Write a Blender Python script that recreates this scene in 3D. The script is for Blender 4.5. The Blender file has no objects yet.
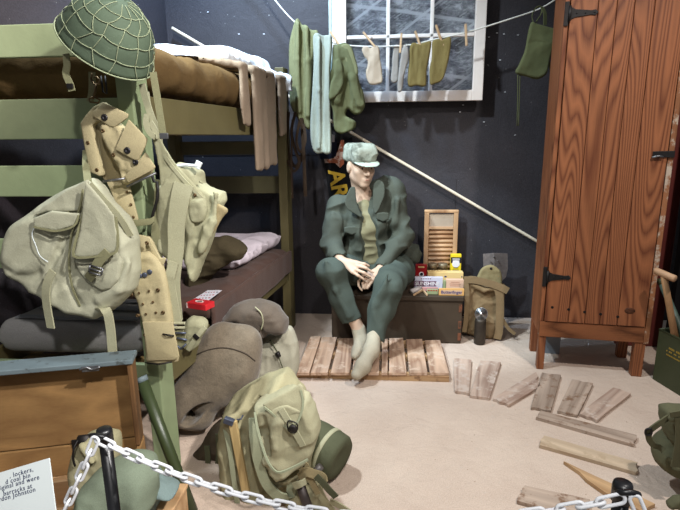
import bpy, bmesh, math, random
import numpy as np
from mathutils import Vector, Matrix, Euler

random.seed(4)
SC = bpy.context.scene
COL = SC.collection
PI = math.pi

# ------------------------------------------------------------------ camera
FPX = 511.0
TH, YAW, ROLL, CH = math.radians(13.0), math.radians(5.0), math.radians(0.6), 1.30
_fw = np.array([-math.sin(YAW) * math.cos(TH), math.cos(YAW) * math.cos(TH), -math.sin(TH)])
_r0 = np.array([math.cos(YAW), math.sin(YAW), 0.0])
_u0 = np.cross(_r0, _fw)
_rt = _r0 * math.cos(ROLL) - _u0 * math.sin(ROLL)
_up = np.cross(_rt, _fw)
_C = np.array([0, 0, CH])


def _ray(x, y):
    return _fw * FPX + _rt * (x - 340.0) + _up * (255.0 - y)


def W(px, py, y):
    """survey point: sight line through a photo pixel met with the vertical plane at distance y"""
    d = _ray(px, py)
    return Vector(_C + d * (y / d[1]))


def F(px, py, z=0.0):
    """survey point on the horizontal plane at height z"""
    d = _ray(px, py)
    return Vector(_C + d * ((z - CH) / d[2]))


cam = bpy.data.cameras.new('camera')
cam.sensor_fit = 'HORIZONTAL'
cam.sensor_width = 36.0
cam.lens = FPX / 680.0 * 36.0
cam.clip_start = 0.05
cam_o = bpy.data.objects.new('camera', cam)
COL.objects.link(cam_o)
m = Matrix(((_rt[0], _up[0], -_fw[0], 0), (_rt[1], _up[1], -_fw[1], 0), (_rt[2], _up[2], -_fw[2], CH), (0, 0, 0, 1)))
cam_o.matrix_world = m
SC.camera = cam_o


# ------------------------------------------------------------------ colour + materials
def S(r, g, b):
    def c(v):
        v /= 255.0
        return v / 12.92 if v <= 0.04045 else ((v + 0.055) / 1.055) ** 2.4
    return (c(r), c(g), c(b), 1.0)


def sc(c, k):
    return (min(c[0] * k, 1), min(c[1] * k, 1), min(c[2] * k, 1), 1)


class NB:
    def __init__(s, name, rough=0.8, metallic=0.0, spec=0.3):
        s.m = bpy.data.materials.new(name)
        s.m.use_nodes = True
        s.nt = s.m.node_tree
        s.b = s.nt.nodes['Principled BSDF']
        s.b.inputs['Roughness'].default_value = rough
        s.b.inputs['Metallic'].default_value = metallic
        s.b.inputs['Specular IOR Level'].default_value = spec
        s.tc = None

    def n(s, t, **kw):
        n = s.nt.nodes.new(t)
        for k, v in kw.items():
            setattr(n, k, v)
        return n

    def link(s, a, b):
        s.nt.links.new(a, b)

    def coord(s, scale=(1, 1, 1), rnd=0.0, rot=(0, 0, 0)):
        tc = s.n('ShaderNodeTexCoord')
        mp = s.n('ShaderNodeMapping')
        mp.inputs['Scale'].default_value = scale
        mp.inputs['Rotation'].default_value = rot
        src = tc.outputs['Object']
        if rnd:
            oi = s.n('ShaderNodeObjectInfo')
            ml = s.n('ShaderNodeMath', operation='MULTIPLY')
            ml.inputs[1].default_value = rnd
            s.link(oi.outputs['Random'], ml.inputs[0])
            ad = s.n('ShaderNodeVectorMath', operation='ADD')
            s.link(src, ad.inputs[0])
            s.link(ml.outputs[0], ad.inputs[1])
            src = ad.outputs[0]
        s.link(src, mp.inputs['Vector'])
        return mp.outputs[0]

    def noise(s, vec, scale, detail=3.0, rough=0.55, dist=0.0):
        n = s.n('ShaderNodeTexNoise')
        n.inputs['Scale'].default_value = scale
        n.inputs['Detail'].default_value = detail
        n.inputs['Roughness'].default_value = rough
        n.inputs['Distortion'].default_value = dist
        if vec is not None:
            s.link(vec, n.inputs['Vector'])
        return n.outputs['Fac']

    def ramp(s, fac, stops, interp='LINEAR'):
        r = s.n('ShaderNodeValToRGB')
        r.color_ramp.interpolation = interp
        e = r.color_ramp.elements
        while len(e) < len(stops):
            e.new(0.5)
        for el, (p, c) in zip(e, stops):
            el.position = p
            el.color = c if len(c) == 4 else (*c, 1)
        s.link(fac, r.inputs[0])
        return r.outputs['Color']

    def mix(s, fac, a, b, mode='MIX'):
        mx = s.n('ShaderNodeMix', data_type='RGBA', blend_type=mode)
        for inp, v in ((0, fac), (6, a), (7, b)):
            if hasattr(v, 'is_linked') or hasattr(v, 'links'):
                s.link(v, mx.inputs[inp])
            else:
                mx.inputs[inp].default_value = v
        return mx.outputs[2]

    def math(s, op, a, b=None, c=None):
        mm = s.n('ShaderNodeMath', operation=op)
        for i, v in enumerate((a, b, c)):
            if v is None:
                continue
            if hasattr(v, 'links'):
                s.link(v, mm.inputs[i])
            else:
                mm.inputs[i].default_value = v
        return mm.outputs[0]

    def bump(s, h, strength=0.3, dist=0.01, prev=None):
        b = s.n('ShaderNodeBump')
        b.inputs['Strength'].default_value = strength
        b.inputs['Distance'].default_value = dist
        s.link(h, b.inputs['Height'])
        if prev is not None:
            s.link(prev, b.inputs['Normal'])
        return b.outputs[0]

    def done(s, color=None, normal=None, rough=None):
        if color is not None:
            if hasattr(color, 'links'):
                s.link(color, s.b.inputs['Base Color'])
            else:
                s.b.inputs['Base Color'].default_value = color
        if normal is not None:
            s.link(normal, s.b.inputs['Normal'])
        if rough is not None:
            s.link(rough, s.b.inputs['Roughness'])
        return s.m


def cloth(name, rgb, var=0.22, weave=700.0, wr=0.5, blot=9.0, sheen=0.0, rough=0.92, fade=None, fs=3.5):
    b = NB(name, rough, 0, 0.15)
    v = b.coord((1, 1, 1), 7.0)
    c = S(*rgb)
    n1 = b.noise(v, blot, 4.0, 0.6)
    colr = b.ramp(n1, [(0.3, sc(c, 1 - var)), (0.72, sc(c, 1 + var))])
    if fade:
        n3 = b.noise(v, fs, 4.0, 0.6)
        colr = b.mix(b.ramp(n3, [(0.48, (0, 0, 0, 1)), (0.60, (1, 1, 1, 1))]), colr, S(*fade))
    n2 = b.noise(v, weave, 1.0)
    colr = b.mix(0.35, colr, b.ramp(n2, [(0.3, sc(c, 0.65)), (0.7, sc(c, 1.3))]))
    wn = b.noise(v, 28.0, 4.0, 0.6, 0.6)
    nm = b.bump(wn, wr * 0.3, 0.02)
    nm = b.bump(n2, 0.25, 0.002, nm)
    if sheen:
        b.b.inputs['Sheen Weight'].default_value = sheen
    return b.done(colr, nm)


def wood(name, dark, light, axis=2, rings=9.0, across=5.0, along=0.55, rough=0.6, blot=None, bumpk=0.25, spec=0.3):
    """contour-line figure: cathedral arches drawn out along the axis"""
    b = NB(name, rough, 0, spec)
    s = [across, across, across]
    s[axis] = along
    v = b.coord(tuple(s), 40.0)
    n = b.noise(v, 1.0, 2.0, 0.45, 0.2)
    r = b.math('PINGPONG', b.math('MULTIPLY', n, rings * 2.0), 1.0)
    s2 = [160, 160, 160]
    s2[axis] = 5.0
    v2 = b.coord(tuple(s2), 40.0)
    fib = b.noise(v2, 1.0, 2.0)
    f = b.math('ADD', b.math('MULTIPLY', r, 0.62), b.math('MULTIPLY', fib, 0.38))
    colr = b.ramp(f, [(0.12, S(*dark)), (0.5, sc(S(*light), 0.8)), (0.85, S(*light))])
    v3 = b.coord((1, 1, 1), 40.0)
    big = b.noise(v3, 4.0, 4.0, 0.6)
    colr = b.mix(0.55, colr, b.ramp(big, [(0.3, (0.72, 0.72, 0.72, 1)), (0.7, (1.0, 1.0, 1.0, 1))]), 'MULTIPLY')
    if blot:
        bl = b.noise(v3, 14.0, 6.0, 0.7)
        colr = b.mix(b.ramp(bl, [(0.52, (0, 0, 0, 1)), (0.62, (1, 1, 1, 1))]), colr, S(*blot))
    nm = b.bump(f, bumpk, 0.004)
    return b.done(colr, nm)


def paint(name, rgb, rough=0.5, var=0.12, wear=None, wear_at=0.64, wear_scale=18.0, metallic=0.0, spec=0.35, bump=0.15):
    b = NB(name, rough, metallic, spec)
    v = b.coord((1, 1, 1), 9.0)
    c = S(*rgb)
    n1 = b.noise(v, 7.0, 5.0, 0.6)
    colr = b.ramp(n1, [(0.3, sc(c, 1 - var)), (0.7, sc(c, 1 + var))])
    if wear:
        n3 = b.noise(v, wear_scale, 8.0, 0.7)
        colr = b.mix(b.ramp(n3, [(wear_at - 0.03, (0, 0, 0, 1)), (wear_at + 0.03, (1, 1, 1, 1))]), colr, S(*wear))
    nm = b.bump(b.noise(v, 60.0, 5.0), bump, 0.004)
    return b.done(colr, nm)


def metal(name, rgb, rough=0.35, metallic=0.9):
    b = NB(name, rough, metallic, 0.5)
    v = b.coord((1, 1, 1), 3.0)
    c = S(*rgb)
    n1 = b.noise(v, 40.0, 5.0)
    return b.done(b.ramp(n1, [(0.3, sc(c, 0.75)), (0.7, sc(c, 1.15))]), b.bump(n1, 0.08, 0.003))


# ------------------------------------------------------------------ mesh helpers
def catmull(pts, n=8, closed=False):
    P = [Vector(p) for p in pts]
    if len(P) < 3 and not closed:
        return [P[0].lerp(P[-1], i / n) for i in range(n + 1)]
    out = []
    N = len(P)
    rng = N if closed else N - 1
    for i in range(rng):
        if closed:
            a, b, c, d = P[(i - 1) % N], P[i], P[(i + 1) % N], P[(i + 2) % N]
        else:
            b, c = P[i], P[i + 1]
            a = P[i - 1] if i > 0 else b + (b - c)
            d = P[i + 2] if i + 2 < N else c + (c - b)
        for k in range(n):
            t = k / n
            out.append(0.5 * ((2 * b) + (c - a) * t + (2 * a - 5 * b + 4 * c - d) * t * t + (3 * b - a - 3 * c + d) * t ** 3))
    if not closed:
        out.append(P[-1])
    return out


def frame_from(t, hint=Vector((0, 0, 1))):
    t = t.normalized()
    if abs(t.dot(hint)) > 0.97:
        hint = Vector((1, 0, 0))
    a = t.cross(hint).normalized()
    return a, t.cross(a).normalized()


class MB:
    def __init__(s):
        s.v, s.f = [], []

    def add(s, v, f):
        o = len(s.v)
        s.v += [tuple(p) for p in v]
        s.f += [tuple(i + o for i in q) for q in f]
        return s

    def box(s, c, size, R=None, bev=0.0):
        bm = bmesh.new()
        bmesh.ops.create_cube(bm, size=1.0)
        for v in bm.verts:
            v.co = Vector((v.co.x * size[0], v.co.y * size[1], v.co.z * size[2]))
        if bev > 0:
            bmesh.ops.bevel(bm, geom=bm.edges[:], offset=min(bev, min(size) * 0.45), segments=2, profile=0.5, affect='EDGES')
        R = R or Matrix.Identity(3)
        c = Vector(c)
        bm.verts.index_update()
        s.add([R @ v.co + c for v in bm.verts], [[v.index for v in f.verts] for f in bm.faces])
        bm.free()
        return s

    def tube(s, path, r, n=8, closed=False, caps=True):
        P = [Vector(p) for p in path]
        N = len(P)
        rs = r if isinstance(r, (list, tuple)) else [r] * N
        vs, fs = [], []
        pa = None
        for i in range(N):
            if closed:
                t = P[(i + 1) % N] - P[(i - 1) % N]
            else:
                t = P[min(i + 1, N - 1)] - P[max(i - 1, 0)]
            if t.length < 1e-9:
                t = Vector((0, 0, 1))
            t.normalize()
            if pa is None:
                a, b = frame_from(t)
            else:
                a = (pa - t * pa.dot(t))
                a = a.normalized() if a.length > 1e-6 else frame_from(t)[0]
                b = t.cross(a)
            pa = a
            for k in range(n):
                w = 2 * PI * k / n
                vs.append(P[i] + (a * math.cos(w) + b * math.sin(w)) * rs[i])
        M_ = N if closed else N - 1
        for i in range(M_):
            j = (i + 1) % N
            for k in range(n):
                l = (k + 1) % n
                fs.append((i * n + k, i * n + l, j * n + l, j * n + k))
        if caps and not closed:
            fs.append(tuple(range(n - 1, -1, -1)))
            fs.append(tuple((N - 1) * n + k for k in range(n)))
        return s.add(vs, fs)

    def ribbon(s, path, w, t=0.003, wd=None, n=0, taper=None):
        """flat strap swept along a path; wd = direction across the strap"""
        P = catmull(path, n) if n else [Vector(p) for p in path]
        N = len(P)
        vs, fs = [], []
        for i in range(N):
            tg = (P[min(i + 1, N - 1)] - P[max(i - 1, 0)]).normalized()
            if wd is None:
                a = tg.cross(Vector((0, 1, 0)))
                if a.length < 0.15:
                    a = Vector((1, 0, 0))
            elif callable(wd):
                a = Vector(wd(i / (N - 1)))
            else:
                a = Vector(wd)
            a = (a - tg * a.dot(tg)).normalized()
            b = tg.cross(a)
            ww = w if not callable(w) else w(i / (N - 1))
            for sx, sy in ((-1, -1), (1, -1), (1, 1), (-1, 1)):
                vs.append(P[i] + a * (sx * ww / 2) + b * (sy * t / 2))
        for i in range(N - 1):
            for k in range(4):
                l = (k + 1) % 4
                fs.append((i * 4 + k, i * 4 + l, i * 4 + 4 + l, i * 4 + 4 + k))
        fs.append((3, 2, 1, 0))
        fs.append(tuple((N - 1) * 4 + k for k in range(4)))
        return s.add(vs, fs)

    def lathe(s, prof, c=(0, 0, 0), R=None, n=24, sx=1.0, sy=1.0):
        R = R or Matrix.Identity(3)
        c = Vector(c)
        vs, fs = [], []
        for (r, z) in prof:
            for k in range(n):
                a = 2 * PI * k / n
                vs.append(R @ Vector((r * math.cos(a) * sx, r * math.sin(a) * sy, z)) + c)
        for i in range(len(prof) - 1):
            for k in range(n):
                l = (k + 1) % n
                fs.append((i * n + k, i * n + l, (i + 1) * n + l, (i + 1) * n + k))
        fs.append(tuple(range(n - 1, -1, -1)))
        fs.append(tuple((len(prof) - 1) * n + k for k in range(n)))
        return s.add(vs, fs)

    def cyl(s, a, b, r, r2=None, n=16):
        return s.tube([a, b], [r, r if r2 is None else r2], n)

    def disc(s, c, r, nrm=(0, -1, 0), t=0.004, n=14):
        nrm = Vector(nrm).normalized()
        c = Vector(c)
        return s.tube([c - nrm * t * 0.5, c + nrm * t * 0.3, c + nrm * t * 0.5], [r, r, r * 0.75], n)

    def prism(s, pts, d, bev=0.0):
        """polygon extruded along d"""
        bm = bmesh.new()
        vs = [bm.verts.new(p) for p in pts]
        f = bm.faces.new(vs)
        r = bmesh.ops.extrude_face_region(bm, geom=[f])
        d = Vector(d)
        for g in r['geom']:
            if isinstance(g, bmesh.types.BMVert):
                g.co += d
        bmesh.ops.recalc_face_normals(bm, faces=bm.faces[:])
        if bev:
            bmesh.ops.bevel(bm, geom=bm.edges[:], offset=bev, segments=2, profile=0.5, affect='EDGES')
        bmesh.ops.triangulate(bm, faces=[q for q in bm.faces if len(q.verts) > 4])
        bm.verts.index_update()
        s.add([v.co.copy() for v in bm.verts], [[v.index for v in q.verts] for q in bm.faces])
        bm.free()
        return s

    def build(s, name, mat, parent=None, smooth=False):
        return part(name, s.v, s.f, mat, parent, smooth)


LOC = {}


def part(name, v, f, mat, parent=None, smooth=True, label=None, origin=None):
    """one mesh object; v in world coordinates"""
    V = np.array([tuple(p) for p in v], dtype=np.float64)
    if parent is None:
        lo, hi = V.min(0), V.max(0)
        o3 = Vector(origin) if origin is not None else Vector(((lo[0] + hi[0]) / 2, (lo[1] + hi[1]) / 2, lo[2]))
    else:
        o3 = LOC[parent.name]
    V = V - np.array(o3)
    me = bpy.data.meshes.new(name)
    me.from_pydata(V.tolist(), [], [list(map(int, q)) for q in f])
    me.update()
    bm = bmesh.new()
    bm.from_mesh(me)
    bmesh.ops.recalc_face_normals(bm, faces=bm.faces[:])
    bm.to_mesh(me)
    bm.free()
    if smooth:
        me.polygons.foreach_set('use_smooth', [True] * len(me.polygons))
        if smooth == 'auto':
            me.set_sharp_from_angle(angle=math.radians(40))
    if mat:
        me.materials.append(mat)
    o = bpy.data.objects.new(name, me)
    COL.objects.link(o)
    if parent is None:
        o.location = o3
    else:
        o.parent = parent
    LOC[o.name] = o3
    if label:
        o['label'] = label
    return o


def thing(name, label, cat, loc, group=None):
    o = bpy.data.objects.new(name, None)
    o.empty_display_size = 0.05
    COL.objects.link(o)
    o.location = Vector(loc)
    LOC[o.name] = Vector(loc)
    return tag(o, label, cat, group)


def tag(o, label, cat, group=None, kind=None):
    o['label'] = label
    o['category'] = cat
    if group:
        o['group'] = group
    if kind:
        o['kind'] = kind
    return o


def struct(o):
    o['kind'] = 'structure'
    return o


def text_part(name, txt, size, origin, ux, uy, mat, parent, depth=0.0008, bold=0.0, align='LEFT', space=1.0):
    """lettering as real raised mesh; ux = reading direction, uy = letter-up direction"""
    cu = bpy.data.curves.new('lettering', 'FONT')
    cu.body = txt
    cu.size = size
    cu.extrude = depth
    cu.offset = bold
    cu.align_x = align
    cu.space_character = space
    cu.resolution_u = 3
    t = bpy.data.objects.new('lettering', cu)
    COL.objects.link(t)
    dg = bpy.context.evaluated_depsgraph_get()
    me = bpy.data.meshes.new_from_object(t.evaluated_get(dg))
    ux, uy = Vector(ux).normalized(), Vector(uy)
    uy = (uy - ux * uy.dot(ux)).normalized()
    uz = ux.cross(uy)
    o3 = Vector(origin)
    v = [o3 + ux * p.co.x + uy * p.co.y + uz * p.co.z for p in me.vertices]
    f = [list(q.vertices) for q in me.polygons]
    bpy.data.objects.remove(t)
    bpy.data.curves.remove(cu)
    bpy.data.meshes.remove(me)
    return part(name, v, f, mat, parent, False)


# ------------------------------------------------------------------ implicit surfaces (cloth bundles, bags, the figure)
_rng = np.random.default_rng(7)
_TAB = _rng.random((32, 32, 32)).astype(np.float32) * 2 - 1


def vnoise(P):
    i = np.floor(P).astype(np.int64)
    t = (P - i).astype(np.float32)
    t = t * t * (3 - 2 * t)
    i0, i1 = i & 31, (i + 1) & 31
    r = 0
    for a in (0, 1):
        for b in (0, 1):
            for c in (0, 1):
                w = (t[:, 0] if a else 1 - t[:, 0]) * (t[:, 1] if b else 1 - t[:, 1]) * (t[:, 2] if c else 1 - t[:, 2])
                r = r + w * _TAB[(i1 if a else i0)[:, 0], (i1 if b else i0)[:, 1], (i1 if c else i0)[:, 2]]
    return r


class G:
    def __init__(s, pts, pad=0.12, h=0.006):
        P = np.array([tuple(p) for p in pts])
        s.lo = P.min(0) - pad
        s.h = h
        s.n = np.ceil((P.max(0) + pad - s.lo) / h).astype(int) + 1
        s.f = np.full(tuple(s.n), 1.0, np.float32)

    def _sl(s, lo, hi, pad):
        a = np.maximum(np.floor((np.array(lo) - pad - s.lo) / s.h).astype(int), 0)
        b = np.minimum(np.ceil((np.array(hi) + pad - s.lo) / s.h).astype(int) + 1, s.n)
        if (b <= a).any():
            return None
        ax = [(s.lo[i] + s.h * np.arange(a[i], b[i])).astype(np.float32) for i in range(3)]
        return tuple(slice(a[i], b[i]) for i in range(3)), ax[0][:, None, None], ax[1][None, :, None], ax[2][None, None, :]

    def _put(s, sl, d, k, sub):
        f = s.f[sl]
        if sub:
            a, b = f, -d
            if k > 0:
                hh = np.maximum(k - np.abs(a - b), 0) / k
                s.f[sl] = np.maximum(a, b) + hh * hh * k * 0.25
            else:
                s.f[sl] = np.maximum(a, b)
        else:
            if k > 0:
                hh = np.maximum(k - np.abs(f - d), 0) / k
                s.f[sl] = np.minimum(f, d) - hh * hh * k * 0.25
            else:
                s.f[sl] = np.minimum(f, d)
        return s

    def cap(s, a, b, r1, r2=None, k=0.0, sub=False):
        r2 = r1 if r2 is None else r2
        a, b = np.array(a, dtype=np.float32), np.array(b, dtype=np.float32)
        rm = max(r1, r2)
        q = s._sl(np.minimum(a, b) - rm, np.maximum(a, b) + rm, k + 3 * s.h)
        if q is None:
            return s
        sl, X, Y, Z = q
        d = b - a
        L = float(d @ d) + 1e-12
        t = np.clip(((X - a[0]) * d[0] + (Y - a[1]) * d[1] + (Z - a[2]) * d[2]) / L, 0, 1)
        dd = np.sqrt((X - a[0] - t * d[0]) ** 2 + (Y - a[1] - t * d[1]) ** 2 + (Z - a[2] - t * d[2]) ** 2) - (r1 + (r2 - r1) * t)
        return s._put(sl, dd, k, sub)

    def chain(s, pts, rs, k=0.02, sub=False):
        for i in range(len(pts) - 1):
            s.cap(pts[i], pts[i + 1], rs[i], rs[i + 1], k, sub)
        return s

    def ell(s, c, r, R=None, k=0.0, sub=False):
        c = np.array(c, dtype=np.float32)
        rm = max(r)
        q = s._sl(c - rm, c + rm, k + 3 * s.h)
        if q is None:
            return s
        sl, X, Y, Z = q
        M_ = np.array(R.transposed() if R else Matrix.Identity(3), dtype=np.float32)
        p = [(X - c[0]) * M_[i, 0] + (Y - c[1]) * M_[i, 1] + (Z - c[2]) * M_[i, 2] for i in range(3)]
        k0 = np.sqrt(sum((p[i] / r[i]) ** 2 for i in range(3)))
        k1 = np.sqrt(sum((p[i] / r[i] ** 2) ** 2 for i in range(3))) + 1e-6
        return s._put(sl, k0 * (k0 - 1) / k1, k, sub)

    def box(s, c, half, R=None, rnd=0.01, k=0.0, sub=False):
        c = np.array(c, dtype=np.float32)
        rm = math.sqrt(sum(x * x for x in half))
        q = s._sl(c - rm, c + rm, k + 3 * s.h)
        if q is None:
            return s
        sl, X, Y, Z = q
        M_ = np.array(R.transposed() if R else Matrix.Identity(3), dtype=np.float32)
        p = [np.abs((X - c[0]) * M_[i, 0] + (Y - c[1]) * M_[i, 1] + (Z - c[2]) * M_[i, 2]) - (half[i] - rnd) for i in range(3)]
        d = np.sqrt(sum(np.maximum(x, 0) ** 2 for x in p)) + np.minimum(np.maximum(np.maximum(p[0], p[1]), p[2]), 0) - rnd
        return s._put(sl, d, k, sub)

    def puff(s, poly, c0, T, R=0.03, ax=1, slope=(0, 0), curve=0.0, k=0.0, sub=False, smooth=True):
        """outline in the plane normal to axis ax, blown up to half thickness T with an edge radius R"""
        if smooth:
            pp = catmull([(p[0], p[1], 0) for p in poly], 5, True)
            poly = [(p.x, p.y) for p in pp]
        pg = np.array(poly, dtype=np.float32)
        ia = [i for i in range(3) if i != ax]
        mid = pg.mean(0)
        ext = abs(slope[0]) * np.ptp(pg[:, 0]) + abs(slope[1]) * np.ptp(pg[:, 1]) + abs(curve)
        lo, hi = np.zeros(3), np.zeros(3)
        lo[ia], hi[ia] = pg.min(0), pg.max(0)
        lo[ax], hi[ax] = c0 - T - ext, c0 + T + ext
        q = s._sl(lo, hi, k + 3 * s.h)
        if q is None:
            return s
        sl, X, Y, Z = q
        A = (X, Y, Z)
        u = A[ia[0]].ravel()[:, None]
        v = A[ia[1]].ravel()[None, :]
        d2 = np.full((u.shape[0], v.shape[1]), 1e9, np.float32)
        sg = np.ones_like(d2)
        n = len(pg)
        for i in range(n):
            a, b = pg[i], pg[(i + 1) % n]
            e = b - a
            L = float(e @ e) + 1e-12
            wu, wv = u - a[0], v - a[1]
            t = np.clip((wu * e[0] + wv * e[1]) / L, 0, 1)
            d2 = np.minimum(d2, (wu - t * e[0]) ** 2 + (wv - t * e[1]) ** 2)
            c1 = v >= a[1]
            c2 = v < b[1]
            c3 = e[0] * wv > e[1] * wu
            fl = (c1 & c2 & c3) | (~c1 & ~c2 & ~c3)
            sg = np.where(fl, -sg, sg)
        d2 = np.sqrt(d2) * sg
        uc, vc = u - mid[0], v - mid[1]
        yc = c0 + slope[0] * uc + slope[1] * vc
        if curve:
            yc = yc + curve * (1 - np.clip(-d2 / max(R, 1e-3), 0, 1)) ** 2
        sh = [1, 1, 1]
        sh[ia[0]], sh[ia[1]] = d2.shape
        d2, yc = d2.reshape(sh), np.asarray(yc, dtype=np.float32).reshape(sh) if np.ndim(yc) else yc
        qa = d2 + R
        qb = np.abs(A[ax] - yc) * (R / T)
        d = np.sqrt(np.maximum(qa, 0) ** 2 + qb ** 2) - R
        d = np.where(qa < 0, np.maximum(qa - R, qb - R), d) * min(1.0, T / R)
        return s._put(sl, d.astype(np.float32), k, sub)

    def noise(s, amp, scale, seed=0, ridged=False, rot=None):
        m_ = np.abs(s.f) < abs(amp) * 2 + 3 * s.h
        I = np.argwhere(m_)
        if len(I) == 0:
            return s
        P = I * s.h + s.lo
        if rot is not None:
            P = P @ np.array(rot.transposed()).T
        sca = np.array(scale if isinstance(scale, (tuple, list)) else (scale,) * 3)
        n = vnoise(P * sca + seed * 11.37)
        if ridged:
            n = 1 - 2.6 * np.abs(n)
        s.f[m_] += (-amp * n).astype(np.float32)
        return s

    def mesh(s):
        f, h, lo = s.f, s.h, s.lo
        ins = f < 0
        c = np.zeros(tuple(np.array(f.shape) - 1), np.int8)
        offs = [(a, b, d) for a in (0, 1) for b in (0, 1) for d in (0, 1)]
        nx, ny, nz = c.shape
        for (a, b, d) in offs:
            c += ins[a:a + nx, b:b + ny, d:d + nz]
        act = np.argwhere((c > 0) & (c < 8))
        vid = np.full(c.shape, -1, np.int32)
        vid[act[:, 0], act[:, 1], act[:, 2]] = np.arange(len(act))
        val = {o: f[act[:, 0] + o[0], act[:, 1] + o[1], act[:, 2] + o[2]] for o in offs}
        acc = np.zeros((len(act), 3))
        cnt = np.zeros(len(act))
        for o in offs:
            for ax in range(3):
                if o[ax] == 1:
                    continue
                p = list(o)
                p[ax] = 1
                a, b = val[o], val[tuple(p)]
                x = (a < 0) != (b < 0)
                t = np.where(x, a / np.where(x, a - b, 1), 0)
                pos = np.tile(np.array(o, float), (len(act), 1))
                pos[:, ax] = t
                acc[x] += pos[x]
                cnt[x] += 1
        V = (act + acc / np.maximum(cnt, 1)[:, None]) * h + lo
        faces = []
        for ax in range(3):
            b1, b2 = [i for i in range(3) if i != ax]
            sa = [slice(None)] * 3
            sb = [slice(None)] * 3
            sa[ax], sb[ax] = slice(0, -1), slice(1, None)
            x = ins[tuple(sa)] != ins[tuple(sb)]
            e = np.argwhere(x)
            e = e[(e[:, b1] > 0) & (e[:, b2] > 0) & (e[:, b1] < f.shape[b1] - 1) & (e[:, b2] < f.shape[b2] - 1)]
            q = []
            for (d1, d2) in ((1, 1), (0, 1), (0, 0), (1, 0)):
                i = e.copy()
                i[:, b1] -= d1
                i[:, b2] -= d2
                q.append(vid[i[:, 0], i[:, 1], i[:, 2]])
            faces.append(np.stack(q, 1))
        Fq = np.concatenate(faces)
        Fq = Fq[(Fq >= 0).all(1)]
        # relax a little
        for _ in range(1):
            s_ = np.zeros_like(V)
            n_ = np.zeros(len(V))
            for i in range(4):
                a, b = Fq[:, i], Fq[:, (i + 1) % 4]
                np.add.at(s_, a, V[b])
                np.add.at(n_, a, 1)
                np.add.at(s_, b, V[a])
                np.add.at(n_, b, 1)
            V = V * 0.5 + 0.5 * s_ / np.maximum(n_, 1)[:, None]
        # keep the largest shells only
        return V, Fq

    def build(s, name, mat, parent=None, label=None):
        V, Fq = s.mesh()
        return part(name, V, Fq.tolist(), mat, parent, True, label)


def P2(px, y):
    out = []
    for a, b in px:
        w = W(a, b, y)
        out.append((w.x, w.z))
    return out


def P3(px, y):
    return [W(a, b, y) for a, b in px]


def PY(px):
    """pixel list with own distances"""
    return [W(a, b, y) for a, b, y in px]


def soft(name, mat, parent, px, y, T, R=0.03, slope=(0, 0), h=0.006, wrinkle=0.004, ws=(18, 18, 18), seed=1, ridged=True, extra=None, label=None, curve=0.0, ang=None, smooth=True):
    pl = P2(px, y - 0.3 * T)
    ext = abs(slope[0]) * 0.5 + abs(slope[1]) * 0.5
    g = G([(a, y - T - ext, b) for a, b in pl] + [(a, y + T + ext, b) for a, b in pl], 0.04, h)
    g.puff(pl, y, T, R, 1, slope, curve, smooth=smooth)
    if extra:
        extra(g)
    if wrinkle:
        rt_ = None if ang is None else Matrix.Rotation(math.radians(ang), 3, 'Y')
        g.noise(wrinkle * 0.7, tuple(0.7 * q for q in ws), seed, False, rt_)
        g.noise(wrinkle * 0.75, tuple(1.15 * q for q in ws), seed + 3, ridged, rt_)
        g.noise(wrinkle * 0.25, tuple(2.6 * q for q in ws), seed + 5, ridged, rt_)
    return g.build(name, mat, parent, label)


def fold(g, pts, r=0.006, k=0.012, sub=False):
    g.chain(pts, [r] * len(pts), k, sub)


def axes(fwd, up=(0, 0, 1)):
    """matrix whose columns are right, forward, up"""
    f = Vector(fwd).normalized()
    r = f.cross(Vector(up)).normalized()
    u = r.cross(f)
    return Matrix((r, f, u)).transposed()


# ================================================================== materials
def tar_paper():
    b = NB('tar_paper', 0.62, 0, 0.35)
    v = b.coord((1, 1, 1))
    n1 = b.noise(v, 2.2, 6.0, 0.65)
    colr = b.ramp(n1, [(0.3, S(44, 41, 44)), (0.7, S(60, 56, 60))])
    n2 = b.noise(v, 160.0, 2.0)
    colr = b.mix(0.3, colr, b.ramp(n2, [(0.35, S(28, 27, 30)), (0.7, S(70, 68, 74))]))
    sp = b.noise(v, 55.0, 2.0, 0.5)
    colr = b.mix(b.ramp(sp, [(0.755, (0, 0, 0, 1)), (0.79, (1, 1, 1, 1))]), colr, S(150, 148, 146))
    n3 = b.noise(v, 7.0, 5.0, 0.6, 0.8)
    nm = b.bump(n3, 0.2, 0.02)
    nm = b.bump(n2, 0.2, 0.002, nm)
    return b.done(colr, nm)


def sand():
    b = NB('packed_sand', 0.95, 0, 0.1)
    v = b.coord((1, 1, 1))
    n1 = b.noise(v, 3.0, 6.0, 0.6)
    colr = b.ramp(n1, [(0.3, S(180, 159, 145)), (0.7, S(198, 179, 164))])
    n2 = b.noise(v, 220.0, 2.0)
    colr = b.mix(0.25, colr, b.ramp(n2, [(0.3, S(150, 128, 106)), (0.7, S(232, 214, 192))]))
    sp = b.noise(v, 40.0, 3.0, 0.6)
    colr = b.mix(b.ramp(sp, [(0.70, (0, 0, 0, 1)), (0.76, (1, 1, 1, 1))]), colr, S(120, 96, 78))
    nm = b.bump(b.noise(v, 9.0, 5.0, 0.6, 0.5), 0.5, 0.03)
    nm = b.bump(b.noise(v, 60.0, 4.0), 0.4, 0.006, nm)
    return b.done(colr, nm)


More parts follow.
